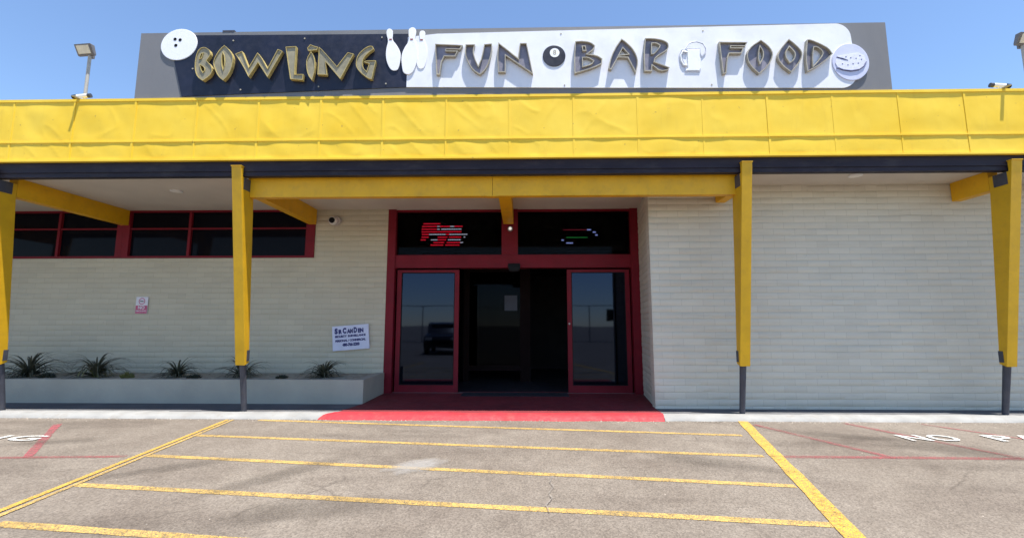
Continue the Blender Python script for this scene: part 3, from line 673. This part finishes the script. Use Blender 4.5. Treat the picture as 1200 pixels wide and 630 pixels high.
LET = {'B1': [([(-5.73, 6.51), (-5.66, 6.52), (-5.58, 6.47), (-5.55, 6.41), (-5.55, 6.36), (-5.61, 6.26), (-5.54, 6.19), (-5.5, 6.13), (-5.49, 6.04), (-5.54, 5.96), (-5.65, 5.88), (-5.75, 5.95), (-5.8, 6.06), (-5.82, 6.19), (-5.81, 6.35), (-5.78, 6.46)], [[(-5.72, 6.39), (-5.69, 6.4), (-5.71, 6.31), (-5.74, 6.3)], [(-5.72, 6.18), (-5.65, 6.14), (-5.63, 6.08), (-5.66, 6.04), (-5.7, 6.1)]])], 'O1': [([(-5.31, 6.55), (-5.23, 6.48), (-5.15, 6.37), (-5.13, 6.27), (-5.15, 6.09), (-5.21, 5.96), (-5.28, 5.88), (-5.38, 5.96), (-5.46, 6.12), (-5.49, 6.22), (-5.46, 6.34), (-5.39, 6.47)], [[(-5.33, 6.41), (-5.3, 6.34), (-5.28, 6.2), (-5.3, 6.08), (-5.33, 6.18), (-5.34, 6.31)]])], 'W1': [([(-5.1, 6.38), (-4.98, 6.43), (-4.84, 6.12), (-4.7, 6.4), (-4.62, 6.3), (-4.5, 6.1), (-4.34, 6.46), (-4.25, 6.42), (-4.49, 5.93), (-4.68, 6.21), (-4.83, 5.94), (-4.94, 6.14)], [])], 'L1': [([(-4.2, 6.5), (-4.01, 6.51), (-4.01, 5.98), (-3.85, 5.98), (-3.86, 5.87), (-4.08, 5.89), (-4.13, 6.13)], [])], 'I1': [([(-3.74, 6.41), (-3.69, 6.34), (-3.66, 6.23), (-3.65, 6.05), (-3.69, 5.86), (-3.77, 5.96), (-3.81, 6.12), (-3.81, 6.27)], []), ([(-3.81, 6.47), (-3.76, 6.54), (-3.69, 6.51), (-3.62, 6.49), (-3.63, 6.43), (-3.68, 6.43), (-3.73, 6.42), (-3.79, 6.42)], [])], 'N1': [([(-3.6, 6.49), (-3.53, 6.43), (-3.26, 6.12), (-3.08, 6.38), (-2.97, 6.35), (-3.19, 5.88), (-3.47, 6.21), (-3.43, 5.96), (-3.6, 5.97)], [])], 'G1': [([(-2.64, 6.49), (-2.62, 6.44), (-2.76, 6.32), (-2.81, 6.22), (-2.8, 6.09), (-2.73, 6.02), (-2.69, 6.16), (-2.78, 6.19), (-2.75, 6.22), (-2.57, 6.22), (-2.63, 5.87), (-2.69, 5.88), (-2.81, 5.97), (-2.91, 6.08), (-2.93, 6.18), (-2.9, 6.33), (-2.8, 6.44), (-2.7, 6.5)], [])], 'F2': [([(-1.53, 6.52), (-1.04, 6.49), (-1.085, 6.405), (-1.33, 6.412), (-1.33, 6.388), (-1.12, 6.381), (-1.17, 6.275), (-1.36, 6.28), (-1.405, 6.18), (-1.435, 5.94), (-1.495, 5.94)], [])],
 'U2': [([(-0.99, 6.5), (-0.82, 6.5), (-0.85, 6.37), (-0.82, 6.24), (-0.76, 6.1), (-0.7, 6.26), (-0.66, 6.5), (-0.52, 6.51), (-0.52, 6.36), (-0.57, 6.15), (-0.64, 6.01), (-0.73, 5.93), (-0.85, 6.01), (-0.95, 6.17), (-1.0, 6.33)], [])], 'N2': [([(-0.41, 6.53), (-0.06, 6.23), (-0.05, 6.38), (-0.03, 6.51), (0.09, 6.51), (0.13, 6.3), (0.2, 5.93), (-0.28, 6.28), (-0.28, 5.97), (-0.41, 5.97), (-0.43, 6.25)], [])], 'B3': [([(0.94, 6.53), (1.08, 6.54), (1.22, 6.51), (1.29, 6.44), (1.26, 6.37), (1.15, 6.29), (1.31, 6.27), (1.41, 6.2), (1.4, 6.11), (1.27, 6.04), (1.1, 5.98), (0.92, 5.93), (0.92, 6.23)], [[(1.07, 6.43), (1.11, 6.43), (1.12, 6.36), (1.08, 6.36)], [(1.07, 6.22), (1.16, 6.22), (1.25, 6.16), (1.21, 6.1), (1.07, 6.06)]])], 'A3': [([(1.75, 6.57), (1.84, 6.5), (1.94, 6.39), (2.01, 6.25), (2.03, 6.11), (1.98, 5.92), (1.95, 5.99), (1.85, 6.21), (1.68, 6.22), (1.56, 5.99), (1.51, 6.02), (1.54, 6.17), (1.61, 6.36)], [[(1.77, 6.39), (1.86, 6.28), (1.7, 6.26)]])], 'R3': [([(2.16, 6.57), (2.31, 6.57), (2.46, 6.54), (2.56, 6.48), (2.57, 6.4), (2.54, 6.34), (2.33, 6.21), (2.31, 6.13), (2.57, 6.02), (2.54, 5.97), (2.4, 5.95), (2.27, 6.06), (2.26, 5.95), (2.13, 5.96), (2.13, 6.26)], [[(2.28, 6.47), (2.36, 6.47), (2.41, 6.43), (2.39, 6.38), (2.3, 6.28), (2.27, 6.28)]])], 'F4': [([(3.44, 6.485), (3.93, 6.47), (3.885, 6.392), (3.64, 6.397), (3.64, 6.373), (3.86, 6.368), (3.815, 6.262), (3.605, 6.265), (3.57, 6.17), (3.535, 5.90), (3.475, 5.89)], [])],
 'O4': [([(4.16, 6.51), (4.27, 6.42), (4.35, 6.3), (4.35, 6.2), (4.27, 6.03), (4.09, 5.88), (3.95, 6.03), (3.9, 6.17), (3.91, 6.29), (3.99, 6.4)], [[(4.14, 6.38), (4.18, 6.3), (4.18, 6.2), (4.12, 6.08), (4.1, 6.18), (4.12, 6.3)]])], 'P4': [([(4.64, 6.52), (4.76, 6.41), (4.85, 6.29), (4.85, 6.19), (4.78, 6.05), (4.64, 5.9), (4.5, 6.02), (4.42, 6.16), (4.44, 6.26), (4.51, 6.37)], [[(4.64, 6.37), (4.7, 6.3), (4.73, 6.24), (4.7, 6.14), (4.63, 6.09), (4.57, 6.19), (4.58, 6.28)]])], 'D4': [([(4.95, 6.5), (5.0, 6.51), (5.17, 6.43), (5.31, 6.34), (5.37, 6.23), (5.24, 6.11), (5.07, 5.99), (4.91, 5.91), (4.9, 6.17)], [[(5.06, 6.36), (5.11, 6.36), (5.19, 6.29), (5.2, 6.23), (5.13, 6.13), (5.02, 6.01), (5.03, 6.2)]])], 'pin1': [([(-2.37, 6.87), (-2.31, 6.83), (-2.3, 6.75), (-2.31, 6.64), (-2.23, 6.55), (-2.15, 6.4), (-2.15, 6.26), (-2.18, 6.08), (-2.25, 6.05), (-2.33, 6.08), (-2.4, 6.23), (-2.42, 6.37), (-2.41, 6.5), (-2.38, 6.62), (-2.42, 6.75), (-2.42, 6.83)], [])], 'pin2': [([(-1.95, 6.88), (-1.89, 6.84), (-1.88, 6.76), (-1.91, 6.63), (-1.87, 6.53), (-1.84, 6.36), (-1.85, 6.2), (-1.94, 5.97), (-2.09, 5.99), (-2.12, 6.13), (-2.14, 6.31), (-2.1, 6.46), (-2.0, 6.62), (-2.02, 6.76), (-2.02, 6.84)], [])], 'pin3': [([(-1.77, 6.82), (-1.72, 6.79), (-1.72, 6.72), (-1.74, 6.63), (-1.69, 6.5), (-1.67, 6.34), (-1.69, 6.2), (-1.74, 6.08), (-1.84, 6.09), (-1.87, 6.25), (-1.87, 6.47), (-1.8, 6.61), (-1.83, 6.72), (-1.82, 6.8)], [])]}
def letter(polys, warm, crn=55):
    yf, yb = 7.415, 7.483; root = None
    bm = bmesh.new(); faces = None
    for outer, holes in polys:
        for pts, hole in [(outer, False)] + [(h, True) for h in holes]:
            p = soften(pts, crn if not hole else 70)
            if (area2(p) < 0) != hole: p = p[::-1]          # outer counter-clockwise, hole clockwise
            q = inset(p, 0.010 if warm else 0.015); n = len(p)
            F = [bm.verts.new((x, yf, z)) for x, z in p]; G = [bm.verts.new((x, yb, z)) for x, z in p]
            f = [bm.verts.new((x, yf, z)) for x, z in q]; g = [bm.verts.new((x, yb - 0.004, z)) for x, z in q]
            for i in range(n):
                j = (i + 1) % n
                bm.faces.new((F[i], f[i], f[j], F[j])); bm.faces.new((F[i], F[j], G[j], G[i])); bm.faces.new((f[i], g[i], g[j], f[j]))
    bmesh.ops.recalc_face_normals(bm, faces=bm.faces[:])
    o = obj('letter', bm, 'gold' if warm else 'rim', sg)
    for outer, holes in polys:
        d = 0.014 if warm else 0.048
        hs = [soften(h, 70) for h in holes]
        hs = [inset(h if area2(h) < 0 else h[::-1], 0.004) for h in hs]
        po = soften(outer, crn); po = inset(po if area2(po) > 0 else po[::-1], 0.004)
        obj('letter_face', fill2d(po, hs, yf + d, yf + d + 0.008), 'face_warm' if warm else 'face_violet', o)
for k in ('B1', 'O1', 'W1', 'L1', 'I1', 'N1', 'G1'): letter(LET[k], True)
for k in ('F2', 'U2', 'N2', 'B3', 'A3', 'R3', 'F4', 'O4', 'P4', 'D4'): letter(LET[k], False, 15 if k[0] == 'F' else 55)
# bowling ball
o = obj('ball_emblem', prism(bmesh.new(), ellipse(-6.19, 6.617, 0.335, 0.30, 48, R(14)), 'y', 7.480, 7.503), 'bowl_ball', sg, bevel=0.008)
for x, z in ((-6.27, 6.72), (-6.175, 6.705), (-6.245, 6.60)): obj('finger_hole', prism(bmesh.new(), ellipse(x, z, 0.029, 0.029, 14), 'y', 7.4765, 7.4795), 'lens', o)
# pins
for i, (k, y) in enumerate((('pin1', 7.472), ('pin3', 7.474), ('pin2', 7.462))):
    p = soften(soften(LET[k][0][0], 80), 80)
    o = obj('bowling_pin', prism(bmesh.new(), p, 'y', y, 7.484), 'white_gloss', sg, bevel=0.006)
    bx, bz = {'pin1': (-2.34, 6.65), 'pin2': (-1.96, 6.64), 'pin3': (-1.785, 6.635)}[k]
    obj('neck_band', B((bx - 0.024, bx + 0.024, y - 0.004, y - 0.0008, bz - 0.012, bz + 0.012)), 'neck', o)
# eight ball
o = obj('eight_ball', prism(bmesh.new(), ellipse(0.573, 6.297, 0.200, 0.200, 48), 'y', 7.472, 7.4845), 'navy_board', sg, bevel=0.006)
w = prism(bmesh.new(), ellipse(0.583, 6.352, 0.085, 0.085, 32), 'y', 7.468, 7.4715)
o2 = obj('number_spot', w, 'white_gloss', o)
bm = place(text('8', 0.12, 0.002), upright(0.583, 7.4665, 6.352)); obj('number', bm, 'rim', o)
# beer mug in relief
mg = obj('beer_mug', prism(bmesh.new(), [(2.905, 6.385), (3.125, 6.385), (3.105, 6.03), (3.10, 5.985), (2.86, 5.985), (2.90, 6.03)], 'y', 7.468, 7.4845), 'mug', sg, bevel=0.010)
bm = tube(bmesh.new(), [(2.90, 7.474, 6.33), (2.83, 7.474, 6.35), (2.785, 7.474, 6.28), (2.79, 7.474, 6.17), (2.83, 7.474, 6.09), (2.89, 7.474, 6.08)], 0.015, 8)
obj('handle', bm, 'mug', mg, smooth=True)
bm = prism(bmesh.new(), soften([(2.88, 6.39), (2.92, 6.47), (2.98, 6.51), (3.08, 6.52), (3.18, 6.48), (3.22, 6.39), (3.21, 6.31), (3.15, 6.25), (3.128, 6.30), (3.13, 6.388)], 80), 'y', 7.473, 7.4845)
obj('foam', bm, 'white_board', mg, bevel=0.010)
bm = bmesh.new()
for pts in ([(2.88, 6.40), (2.93, 6.485), (2.99, 6.52), (3.08, 6.53), (3.18, 6.495), (3.232, 6.40), (3.22, 6.31), (3.15, 6.24)], [(2.86, 6.375), (2.81, 6.378), (2.765, 6.28), (2.77, 6.16), (2.81, 6.07), (2.86, 6.05), (2.85, 5.975), (3.10, 5.97), (3.12, 6.03)], [(2.91, 6.395), (3.12, 6.395)], [(2.88, 6.31), (2.83, 6.30), (2.82, 6.2), (2.85, 6.12)]):
    tube(bm, [(x, 7.478, z) for x, z in pts], 0.008, 6)
obj('outline', bm, 'mug_line', mg, smooth=True)
# pizza
pz = obj('pizza_disc', prism(bmesh.new(), ellipse(5.70, 6.112, 0.315, 0.340, 48), 'y', 7.470, 7.503), 'pizza', sg, bevel=0.008)
top = [(5.46, 6.02), (5.55, 5.975), (5.68, 5.955), (5.81, 5.975), (5.90, 6.03), (5.955, 6.12), (5.93, 6.22), (5.84, 6.27), (5.70, 6.255), (5.58, 6.235), (5.47, 6.21), (5.63, 6.14), (5.45, 6.17), (5.43, 6.09)]
tp = obj('topping', prism(bmesh.new(), top, 'y', 7.462, 7.4695), 'pizza_top', pz, bevel=0.002)
bm = bmesh.new()
tube(bm, [(x, 7.465, z) for x, z in ((5.44, 6.0), (5.55, 5.962), (5.68, 5.94), (5.81, 5.96), (5.905, 6.02), (5.965, 6.11))], [0.006, 0.012, 0.014, 0.014, 0.013, 0.006], 6)
tube(bm, [(x, 7.465, z) for x, z in ((5.46, 6.20), (5.55, 6.175), (5.65, 6.135))], [0.004, 0.011, 0.008], 6)
for x, z in ((5.55, 6.07), (5.64, 6.05), (5.73, 6.07), (5.70, 6.18), (5.79, 6.17), (5.82, 6.08), (5.62, 6.2), (5.88, 6.15), (5.86, 6.22)):
    prism(bm, ellipse(x, z, 0.012, 0.009, 10), 'y', 7.4595, 7.4615)
obj('marking', bm, 'pizza_line', pz)

# ================================================================== lamps and cameras
def flood(xp, xh, z0, z1, label, sgn):
    t = thing('flood_light', label, 'flood light', (xp, 8.045, 5.55), 'flood lights on poles above the roof')
    obj('pole', tube(bmesh.new(), [(xp, 8.045, 5.552), (xp, 8.045, z0 + 0.01)], 0.028, 12), 'galv', t, smooth=True)
    c = Vector((xh, 8.08, (z0 + z1) / 2)); w, h = 0.178, (z1 - z0) / 2
    bm = prism(bmesh.new(), [(-0.16, h), (-0.07, h * 1.04), (-0.02, -h * 0.6), (-0.02, -h), (-0.06, -h)], 'x', -w, w)
    M4 = Matrix.Translation(c) @ Matrix.Rotation(R(-5 * sgn), 4, 'Z')
    hd = obj('housing', place(bm, M4), 'bronze', t, bevel=0.010)
    d = Vector((0.10, -2 * h)).normalized(); nrm = Vector((-2 * h, -0.10)).normalized()
    bm = bmesh.new(); vs = []
    for k, off in ((0, 0.002), (1, 0.012)):
        for x, s in ((-w * .74, .14), (w * .74, .14), (w * .74, .86), (-w * .74, .86)):
            y = -0.16 + 0.10 * s; z = h - 2 * h * s
            vs.append(bm.verts.new((x, y + nrm.x * off, z + nrm.y * off)))
    for f in ((0, 1, 2, 3), (4, 7, 6, 5), (0, 4, 5, 1), (1, 5, 6, 2), (2, 6, 7, 3), (3, 7, 4, 0)): bm.faces.new([vs[i] for i in f])
    bmesh.ops.recalc_face_normals(bm, faces=bm.faces[:])
    obj('lens', place(bm, M4), 'lamp_lens', t)
    obj('yoke', B((xp - 0.045, xp + 0.045, 8.062, 8.10, z0 - 0.03, z0 + 0.06)), 'bronze', t)
flood(-8.40, -8.45, 6.78, 6.96, 'boxy flood light on a thin pole to the left of the roof sign', 1)
flood(9.30, 9.31, 6.73, 6.92, 'boxy flood light on a thin pole to the right of the roof sign', -1)
def bullet_cam(x, sgn, label):
    t = thing('security_camera', label, 'security camera', (x, 7.5, 5.6), 'bullet cameras on the yellow fascia')
    obj('mount', B((x - 0.03, x + 0.03, 7.385, 7.58, 5.602, 5.614)), 'rim', t)
    obj('stem', tube(bmesh.new(), [(x, 7.545, 5.615), (x, 7.545, 5.655)], 0.02, 10), 'cam_white', t, smooth=True)
    a = Vector((x + 0.09 * sgn, 7.56, 5.70)); b = Vector((x - 0.08 * sgn, 7.535, 5.672))
    obj('body', tube(bmesh.new(), [a, b], 0.037, 16), 'cam_white', t, smooth=True)
    d = (b - a).normalized()
    obj('lens', tube(bmesh.new(), [b + d * 0.0005, b + d * 0.075], [0.041, 0.036], 16), 'lens', t, smooth=True)
    obj('sun_shield', tube(bmesh.new(), [a - d * 0.05, a - d * 0.0005], 0.039, 14), 'dark_steel', t, smooth=True)
bullet_cam(-7.93, 1, 'small white bullet camera on the fascia beside the left flood light pole')
bullet_cam(8.24, -1, 'small white bullet camera on the fascia near the right end of the photo')
t = thing('dome_camera', 'small round camera with a dark eye on the wall left of the entrance', 'security camera', (-4.38, 10.29, 4.0))
obj('base', tube(bmesh.new(), [(-4.34, 10.285, 4.005), (-4.34, 10.24, 4.005)], [0.115, 0.10], 24), 'cam_ring', t, smooth=True)
obj('collar', tube(bmesh.new(), [(-4.40, 10.239, 4.0), (-4.405, 10.17, 3.998)], [0.10, 0.085], 24), 'cam_white', t, smooth=True)
obj('eye', ball(bmesh.new(), (-4.405, 10.165, 3.998), 0.068, 20), 'lens', t, smooth=True)
t = thing('entrance_lamp', 'tiny lit lamp on the red mullion above the doors', 'lamp', (-0.27, 10.30, 3.80))
obj('base', tube(bmesh.new(), [(-0.275, 10.318, 3.80), (-0.275, 10.27, 3.80)], 0.062, 18), 'bronze', t, smooth=True)
obj('bulb', ball(bmesh.new(), (-0.275, 10.25, 3.80), 0.036, 16), 'lamp_on', t, smooth=True)
bm = prism(bmesh.new(), soften([(-0.33, 2.90), (-0.32, 2.985), (-0.05, 2.985), (-0.04, 2.90), (-0.08, 2.80), (-0.29, 2.80)], 80), 'y', 10.24, 10.328)
single('door_sensor', bm, 'black', (-0.18, 10.3, 2.9), 'black motion sensor over the middle of the open sliding doors', 'sensor', bevel=0.012, smooth=40)

# ================================================================== lit signs behind the transom glass
def leds(bm, x0, x1, z, h=0.022, y=10.46):
    x = x0; 
    while x < x1 - 0.004:
        e = min(x1, x + 0.036); box(bm, x, e, y, y + 0.006, z - h / 2 * random.uniform(.75, 1), z + h / 2 * random.uniform(.75, 1)); x = e + 0.006
def LX(a): return -2.337 + (a - 325) * 0.002871
t = thing('led_display', 'black display with broken bright red and white lettering above the left door', 'led sign', (-1.7, 10.5, 3.25), 'led displays above the doors')
obj('housing', B((-2.75, -0.65, 10.468, 10.53, 3.30, 4.12)), 'black', t)
r = bmesh.new(); w = bmesh.new()
for a, b, z in ((325, 465, 3.967), (315, 438, 3.903), (462, 545, 3.903), (582, 650, 3.903), (312, 436, 3.836), (312, 640, 3.772), (315, 372, 3.711), (512, 540, 3.711), (312, 372, 3.645), (445, 525, 3.645), (538, 640, 3.645), (305, 350, 3.581), (445, 515, 3.581), (410, 500, 3.516), (520, 630, 3.516), (388, 492, 3.456), (510, 625, 3.456)):
    leds(r, LX(a), LX(b), z, 0.029)
for a, b, z in ((440, 460, 3.903), (547, 580, 3.903), (440, 460, 3.836), (474, 640, 3.836), (374, 510, 3.711), (542, 690, 3.711), (660, 672, 3.645), (390, 443, 3.581), (530, 635, 3.581), (632, 655, 3.516)):
    leds(w, LX(a), LX(b), z, 0.022)
obj('red_lettering', r, 'led_red', t); obj('white_lettering', w, 'led_white', t)
t = thing('led_display', 'dark display with a few thin red, green and blue dashes above the right door', 'led sign', (1.35, 10.5, 3.25), 'led displays above the doors')
obj('housing', B((0.25, 2.35, 10.468, 10.53, 3.30, 4.12)), 'black', t)
r = bmesh.new(); leds(r, 0.968, 1.52, 3.807, 0.018); obj('red_lettering', r, 'led_dim', t)
r = bmesh.new(); leds(r, 1.036, 1.543, 3.624, 0.020); obj('green_lettering', r, 'led_green', t)
r = bmesh.new()
for a, b, z in ((1.525, 1.618, 3.806), (1.659, 1.729, 3.748), (1.714, 1.77, 3.681), (0.922, 0.979, 3.561), (1.034, 1.189, 3.492)): leds(r, a, b, z, 0.034)
obj('blue_lettering', r, 'led_blue', t)

# ================================================================== things at the wall
bm = B((-1.33, 1.00, 9.93, 10.385, 0.0785, 0.092)); bmesh.ops.bevel(bm, geom=bm.edges[:], offset=0.004, segments=1, affect='EDGES')
single('door_mat', bm, 'mat', (-0.16, 10.2, 0.0785), 'black ribbed mat lying at the open doorway', 'mat')
box_reflection = B((-0.49, -0.14, 12.485, 12.497, 1.98, 2.40))
single('notice', box_reflection, 'reflection_pale', (-0.31, 12.49, 2.2), 'pale panel added as a reflection on the inner door in the dark vestibule', 'notice')  # added panel standing for a pale reflection in the inner door
# tilted contractor board
t = thing('wall_sign', 'tilted white board with navy lettering on the wall beside the entrance', 'sign', (-3.88, 10.28, 1.31))
til = R(-4.5); c = (-3.88, 10.262, 1.312)
TM = Matrix.Translation(c) @ Matrix.Rotation(til, 4, 'Y')
bm = place(B((-0.415, 0.415, -0.018, 0.018, -0.275, 0.275)), TM); obj('board', bm, 'sign_white', t, bevel=0.003)
def sline(parts, z):
    """parts: (text, height, x0, x1) set on one base line"""
    bm = bmesh.new()
    for s, h, x0, x1 in parts:
        b = text(s, h, 0.008 * h / 0.1, width=x1 - x0); place(b, Matrix.Translation(((x0 + x1) / 2, 0, 0)))
        ys = [v.co.y for v in b.verts]; place(b, Matrix.Translation((0, -min(ys), 0))); join(bm, b)
    place(bm, TM @ Matrix.Translation((0, -0.0205, z)) @ Matrix.Rotation(R(90), 4, 'X'))
    return bm
obj('lettering', sline([('S', 0.155, -0.36, -0.285), ('IR', 0.12, -0.27, -0.19), ('C', 0.155, -0.175, -0.09), ('AM', 0.12, -0.08, 0.06), ('D', 0.155, 0.075, 0.155), ('EN', 0.12, 0.17, 0.30)], 0.095), 'sign_navy', t)
obj('lettering', sline([('SECURITY  SURVEILLANCE', 0.062, -0.355, 0.345)], 0.012), 'sign_navy', t)
obj('lettering', sline([('PERSONAL / COMMERCIAL', 0.062, -0.35, 0.345)], -0.085), 'sign_navy', t)
obj('lettering', sline([('480-766-2200', 0.085, -0.19, 0.20)], -0.19), 'sign_navy', t)
# small notice far left
t = thing('wall_notice', 'small white and pink warning notice on the wall behind the planter', 'sign', (-8.79, 10.29, 2.05))
obj('plate', B((-8.93, -8.65, 10.274, 10.286, 1.85, 2.235)), 'notice_pale', t)
obj('band', B((-8.925, -8.655, 10.2705, 10.2735, 1.855, 2.035)), 'notice_red', t)
bm = place(text('NO', 0.10, 0.004), upright(-8.79, 10.2695, 1.985)); join(bm, place(text('SMOKING', 0.055, 0.001), upright(-8.79, 10.2695, 1.91)))
obj('lettering', bm, 'notice_pale', t)
bm = bmesh.new(); n = 28; vs = []
for k in range(n):
    a = 2 * math.pi * k / n; vs.append([bm.verts.new((-8.79 + r * math.cos(a), 10.272, 2.135 + r * math.sin(a))) for r in (0.058, 0.075)])
for k in range(n): bm.faces.new((vs[k][0], vs[k][1], vs[(k + 1) % n][1], vs[(k + 1) % n][0]))
obj('symbol_ring', bm, 'notice_red', t)
bm = B((-8.835, -8.75, 10.2715, 10.2735, 2.125, 2.145)); obj('symbol', bm, 'black', t)

# planter and its plants
pl = thing('planter', 'long low grey masonry planter under the left windows', 'planter', (-9, 9.6, 0.07))
bm = bmesh.new(); a, b, c, d = -15.0, -3.1, 8.95, 10.285
box(bm, a, b, c, c + 0.16, 0.071, 0.53); box(bm, b - 0.16, b, c + 0.161, d, 0.071, 0.53)
obj('wall', bm, 'planter', pl, bevel=0.012)
obj('soil', B((a, b - 0.161, c + 0.161, d, 0.071, 0.515)), 'soil', pl)
def spiky(bm, n, L, spread, rnd, base=0.02, wid=0.0165):
    """rosette of long arching leaves, folded along the middle"""
    for i in range(n):
        az = i * 2.39996 + rnd.uniform(-.3, .3); up = rnd.uniform(0.35, 1.5) ; ln = L * rnd.uniform(0.65, 1.1)
        d = Vector((math.cos(az), math.sin(az), 0)); s = Vector((-d.y, d.x, 0)); p = Vector((0, 0, 0)) + d * base; ang = up; prev = None; m = 9
        for k in range(m + 1):
            t = k / m; w = wid * (1 - t) ** 0.8 * (0.6 + 1.6 * min(t * 4, 1) * 0.5) + 0.0008
            u = Vector((0, 0, 1)); nn = (u * math.cos(ang) - d * math.sin(ang)) 
            row = [bm.verts.new(p + s * w + nn * w * 0.35), bm.verts.new(p), bm.verts.new(p - s * w + nn * w * 0.35)]
            if prev:
                bm.faces.new((prev[0], row[0], row[1], prev[1])); bm.faces.new((prev[1], row[1], row[2], prev[2]))
            prev = row
            p = p + (d * math.cos(ang) + u * math.sin(ang)) * (ln / m); p.z = max(p.z, 0.024); ang -= (0.03 + 0.10 * spread) * (0.6 + 1.3 * t) * rnd.uniform(.7, 1.25)
def plant(x, y, n, L, spread, seed, label, tint='leaf'):
    rnd = random.Random(seed)
    t = thing('spiky_plant', label, 'plant', (x, y, 0.51), 'spiky plants in the planter')
    bm = bmesh.new(); spiky(bm, n, L, spread, rnd); place(bm, Matrix.Translation((x, y, 0.515)))
    obj('leaves', bm, tint, t, smooth=True)
    bm = bmesh.new(); spiky(bm, n // 3, L * 0.7, spread * 1.7, rnd, 0.03, 0.016); place(bm, Matrix.Translation((x, y, 0.512)))
    obj('dry_leaves', bm, 'leaf_pale' if seed == 2 else 'leaf_dark', t, smooth=True)
plant(-10.35, 9.45, 90, 0.86, 1.9, 1, 'largest spiky plant, with tall tangled leaves, behind the leftmost post')
plant(-8.92, 9.45, 80, 0.80, 1.9, 2, 'full round spiky plant in the planter under the pink notice')
plant(-7.22, 9.5, 60, 0.64, 1.9, 3, 'low flat spiky plant halfway between the two left posts')
plant(-5.86, 9.5, 60, 0.66, 1.7, 4, 'spiky plant partly hidden behind the yellow post left of the entrance')
plant(-4.12, 9.5, 64, 0.66, 1.7, 5, 'spiky plant at the entrance end of the planter below the tilted sign')
def mound(x, y, r, h, seed, label, tint):
    rnd = random.Random(seed); bm = bmesh.new()
    for i in range(70):
        az = rnd.uniform(0, 6.283); q = math.sqrt(rnd.random()) * r; z = h * (1 - (q / r) ** 2) * rnd.uniform(.7, 1)
        c = Vector((q * math.cos(az), q * math.sin(az), z)); d = Vector((math.cos(az) * q / r, math.sin(az) * q / r, 0.8)).normalized() * rnd.uniform(.03, .055)
        s = d.orthogonal().normalized() * 0.013; u = d.cross(s).normalized() * 0.013
        vs = [bm.verts.new(c + s), bm.verts.new(c + u), bm.verts.new(c - s), bm.verts.new(c - u)]; e = bm.verts.new(c + d); g = bm.verts.new(c - d * 1.2)
        for k in range(4): bm.faces.new((vs[k], vs[(k + 1) % 4], e)); bm.faces.new((vs[(k + 1) % 4], vs[k], g))
    bmesh.ops.translate(bm, verts=bm.verts, vec=(x, y, 0.515))
    single('low_succulent', bm, tint, (x, y, 0.51), label, 'plant', 'low succulents in the planter')
mound(-9.80, 9.3, 0.13, 0.09, 11, 'dark low succulent between the two largest spiky plants', 'leaf_dark')
mound(-8.12, 9.3, 0.12, 0.11, 12, 'yellow green low succulent right of the full round spiky plant', 'leaf_pale')
mound(-6.72, 9.3, 0.12, 0.06, 13, 'flat dark succulent left of the post nearest the entrance', 'leaf_dark')
mound(-4.90, 9.3, 0.10, 0.05, 14, 'tiny dark succulent right of the post nearest the entrance', 'leaf_dark')

# ================================================================== across the lot, seen in the door glass
def suv(x, y, rz, label):
    t = thing('parked_car', label, 'car', (0, 0, 0), 'cars parked across the lot')
    prof = [(-2.35, 0.35), (-2.4, 0.75), (-2.3, 1.0), (-1.15, 1.12), (-0.55, 1.66), (0.3, 1.74), (1.9, 1.70), (2.3, 1.05), (2.35, 0.4)]
    obj('body', prism(bmesh.new(), prof, 'x', -0.93, 0.93), 'car_paint', t, bevel=0.06, smooth=40)
    obj('windscreen', prism(bmesh.new(), [(-1.10, 1.16), (-0.60, 1.62), (-0.58, 1.60), (-1.08, 1.13)], 'x', -0.72, 0.72), 'window_glass', t)
    for s in (-1, 1):
        obj('side_window', prism(bmesh.new(), [(-0.85, 1.15), (-0.45, 1.60), (1.75, 1.60), (2.05, 1.15)], 'x', s * 0.931 - 0.004, s * 0.931 + 0.004), 'window_glass', t)
        obj('headlight', B((s * 0.68 - 0.18, s * 0.68 + 0.18, -2.41, -2.36, 0.78, 0.92)), 'lamp_dim', t, bevel=0.01)
        for yy in (-1.45, 1.4):
            bm = tube(bmesh.new(), [(s * 0.74, yy, 0.36), (s * 0.955, yy, 0.36)], 0.36, 24)
            wh = obj('wheel', bm, 'tyre', t, smooth=True)
            obj('rim', tube(bmesh.new(), [(s * 0.956, yy, 0.36), (s * 0.965, yy, 0.36)], 0.22, 16), 'galv', wh)
    obj('grille', B((-0.45, 0.45, -2.425, -2.38, 0.55, 0.78)), 'black', t)
    t.location = (x, y, 0); t.rotation_euler = (0, 0, rz); return t
suv(-4.5, -5.8, R(176), 'black estate car parked across the lot, seen in the left door glass')
suv(8.6, -13.5, R(188), 'black estate car parked by the fence across the lot, seen in the right door glass')
t = thing('chain_link_fence', 'tall wire fence along the far edge of the lot behind the camera', 'fence', (0, -20, 0))
for k in range(-9, 12): obj('post', tube(bmesh.new(), [(k * 3.0, -20, 0), (k * 3.0, -20, 3.3)], 0.045, 8), 'fence_metal', t)
bm = bmesh.new()
for z in (0.1, 3.28): tube(bm, [(-27, -20, z), (33, -20, z)], 0.035, 6)
obj('rail', bm, 'fence_metal', t)
t = thing('pole_sign', 'dark square sign on a single pole across the lot behind the camera', 'sign', (8.0, -18.6, 0))
obj('pole', tube(bmesh.new(), [(8.0, -18.6, 0), (8.0, -18.6, 1.9)], 0.06, 10), 'fence_metal', t)
obj('panel', B((7.3, 8.7, -18.66, -18.54, 1.9, 2.9)), 'black', t)
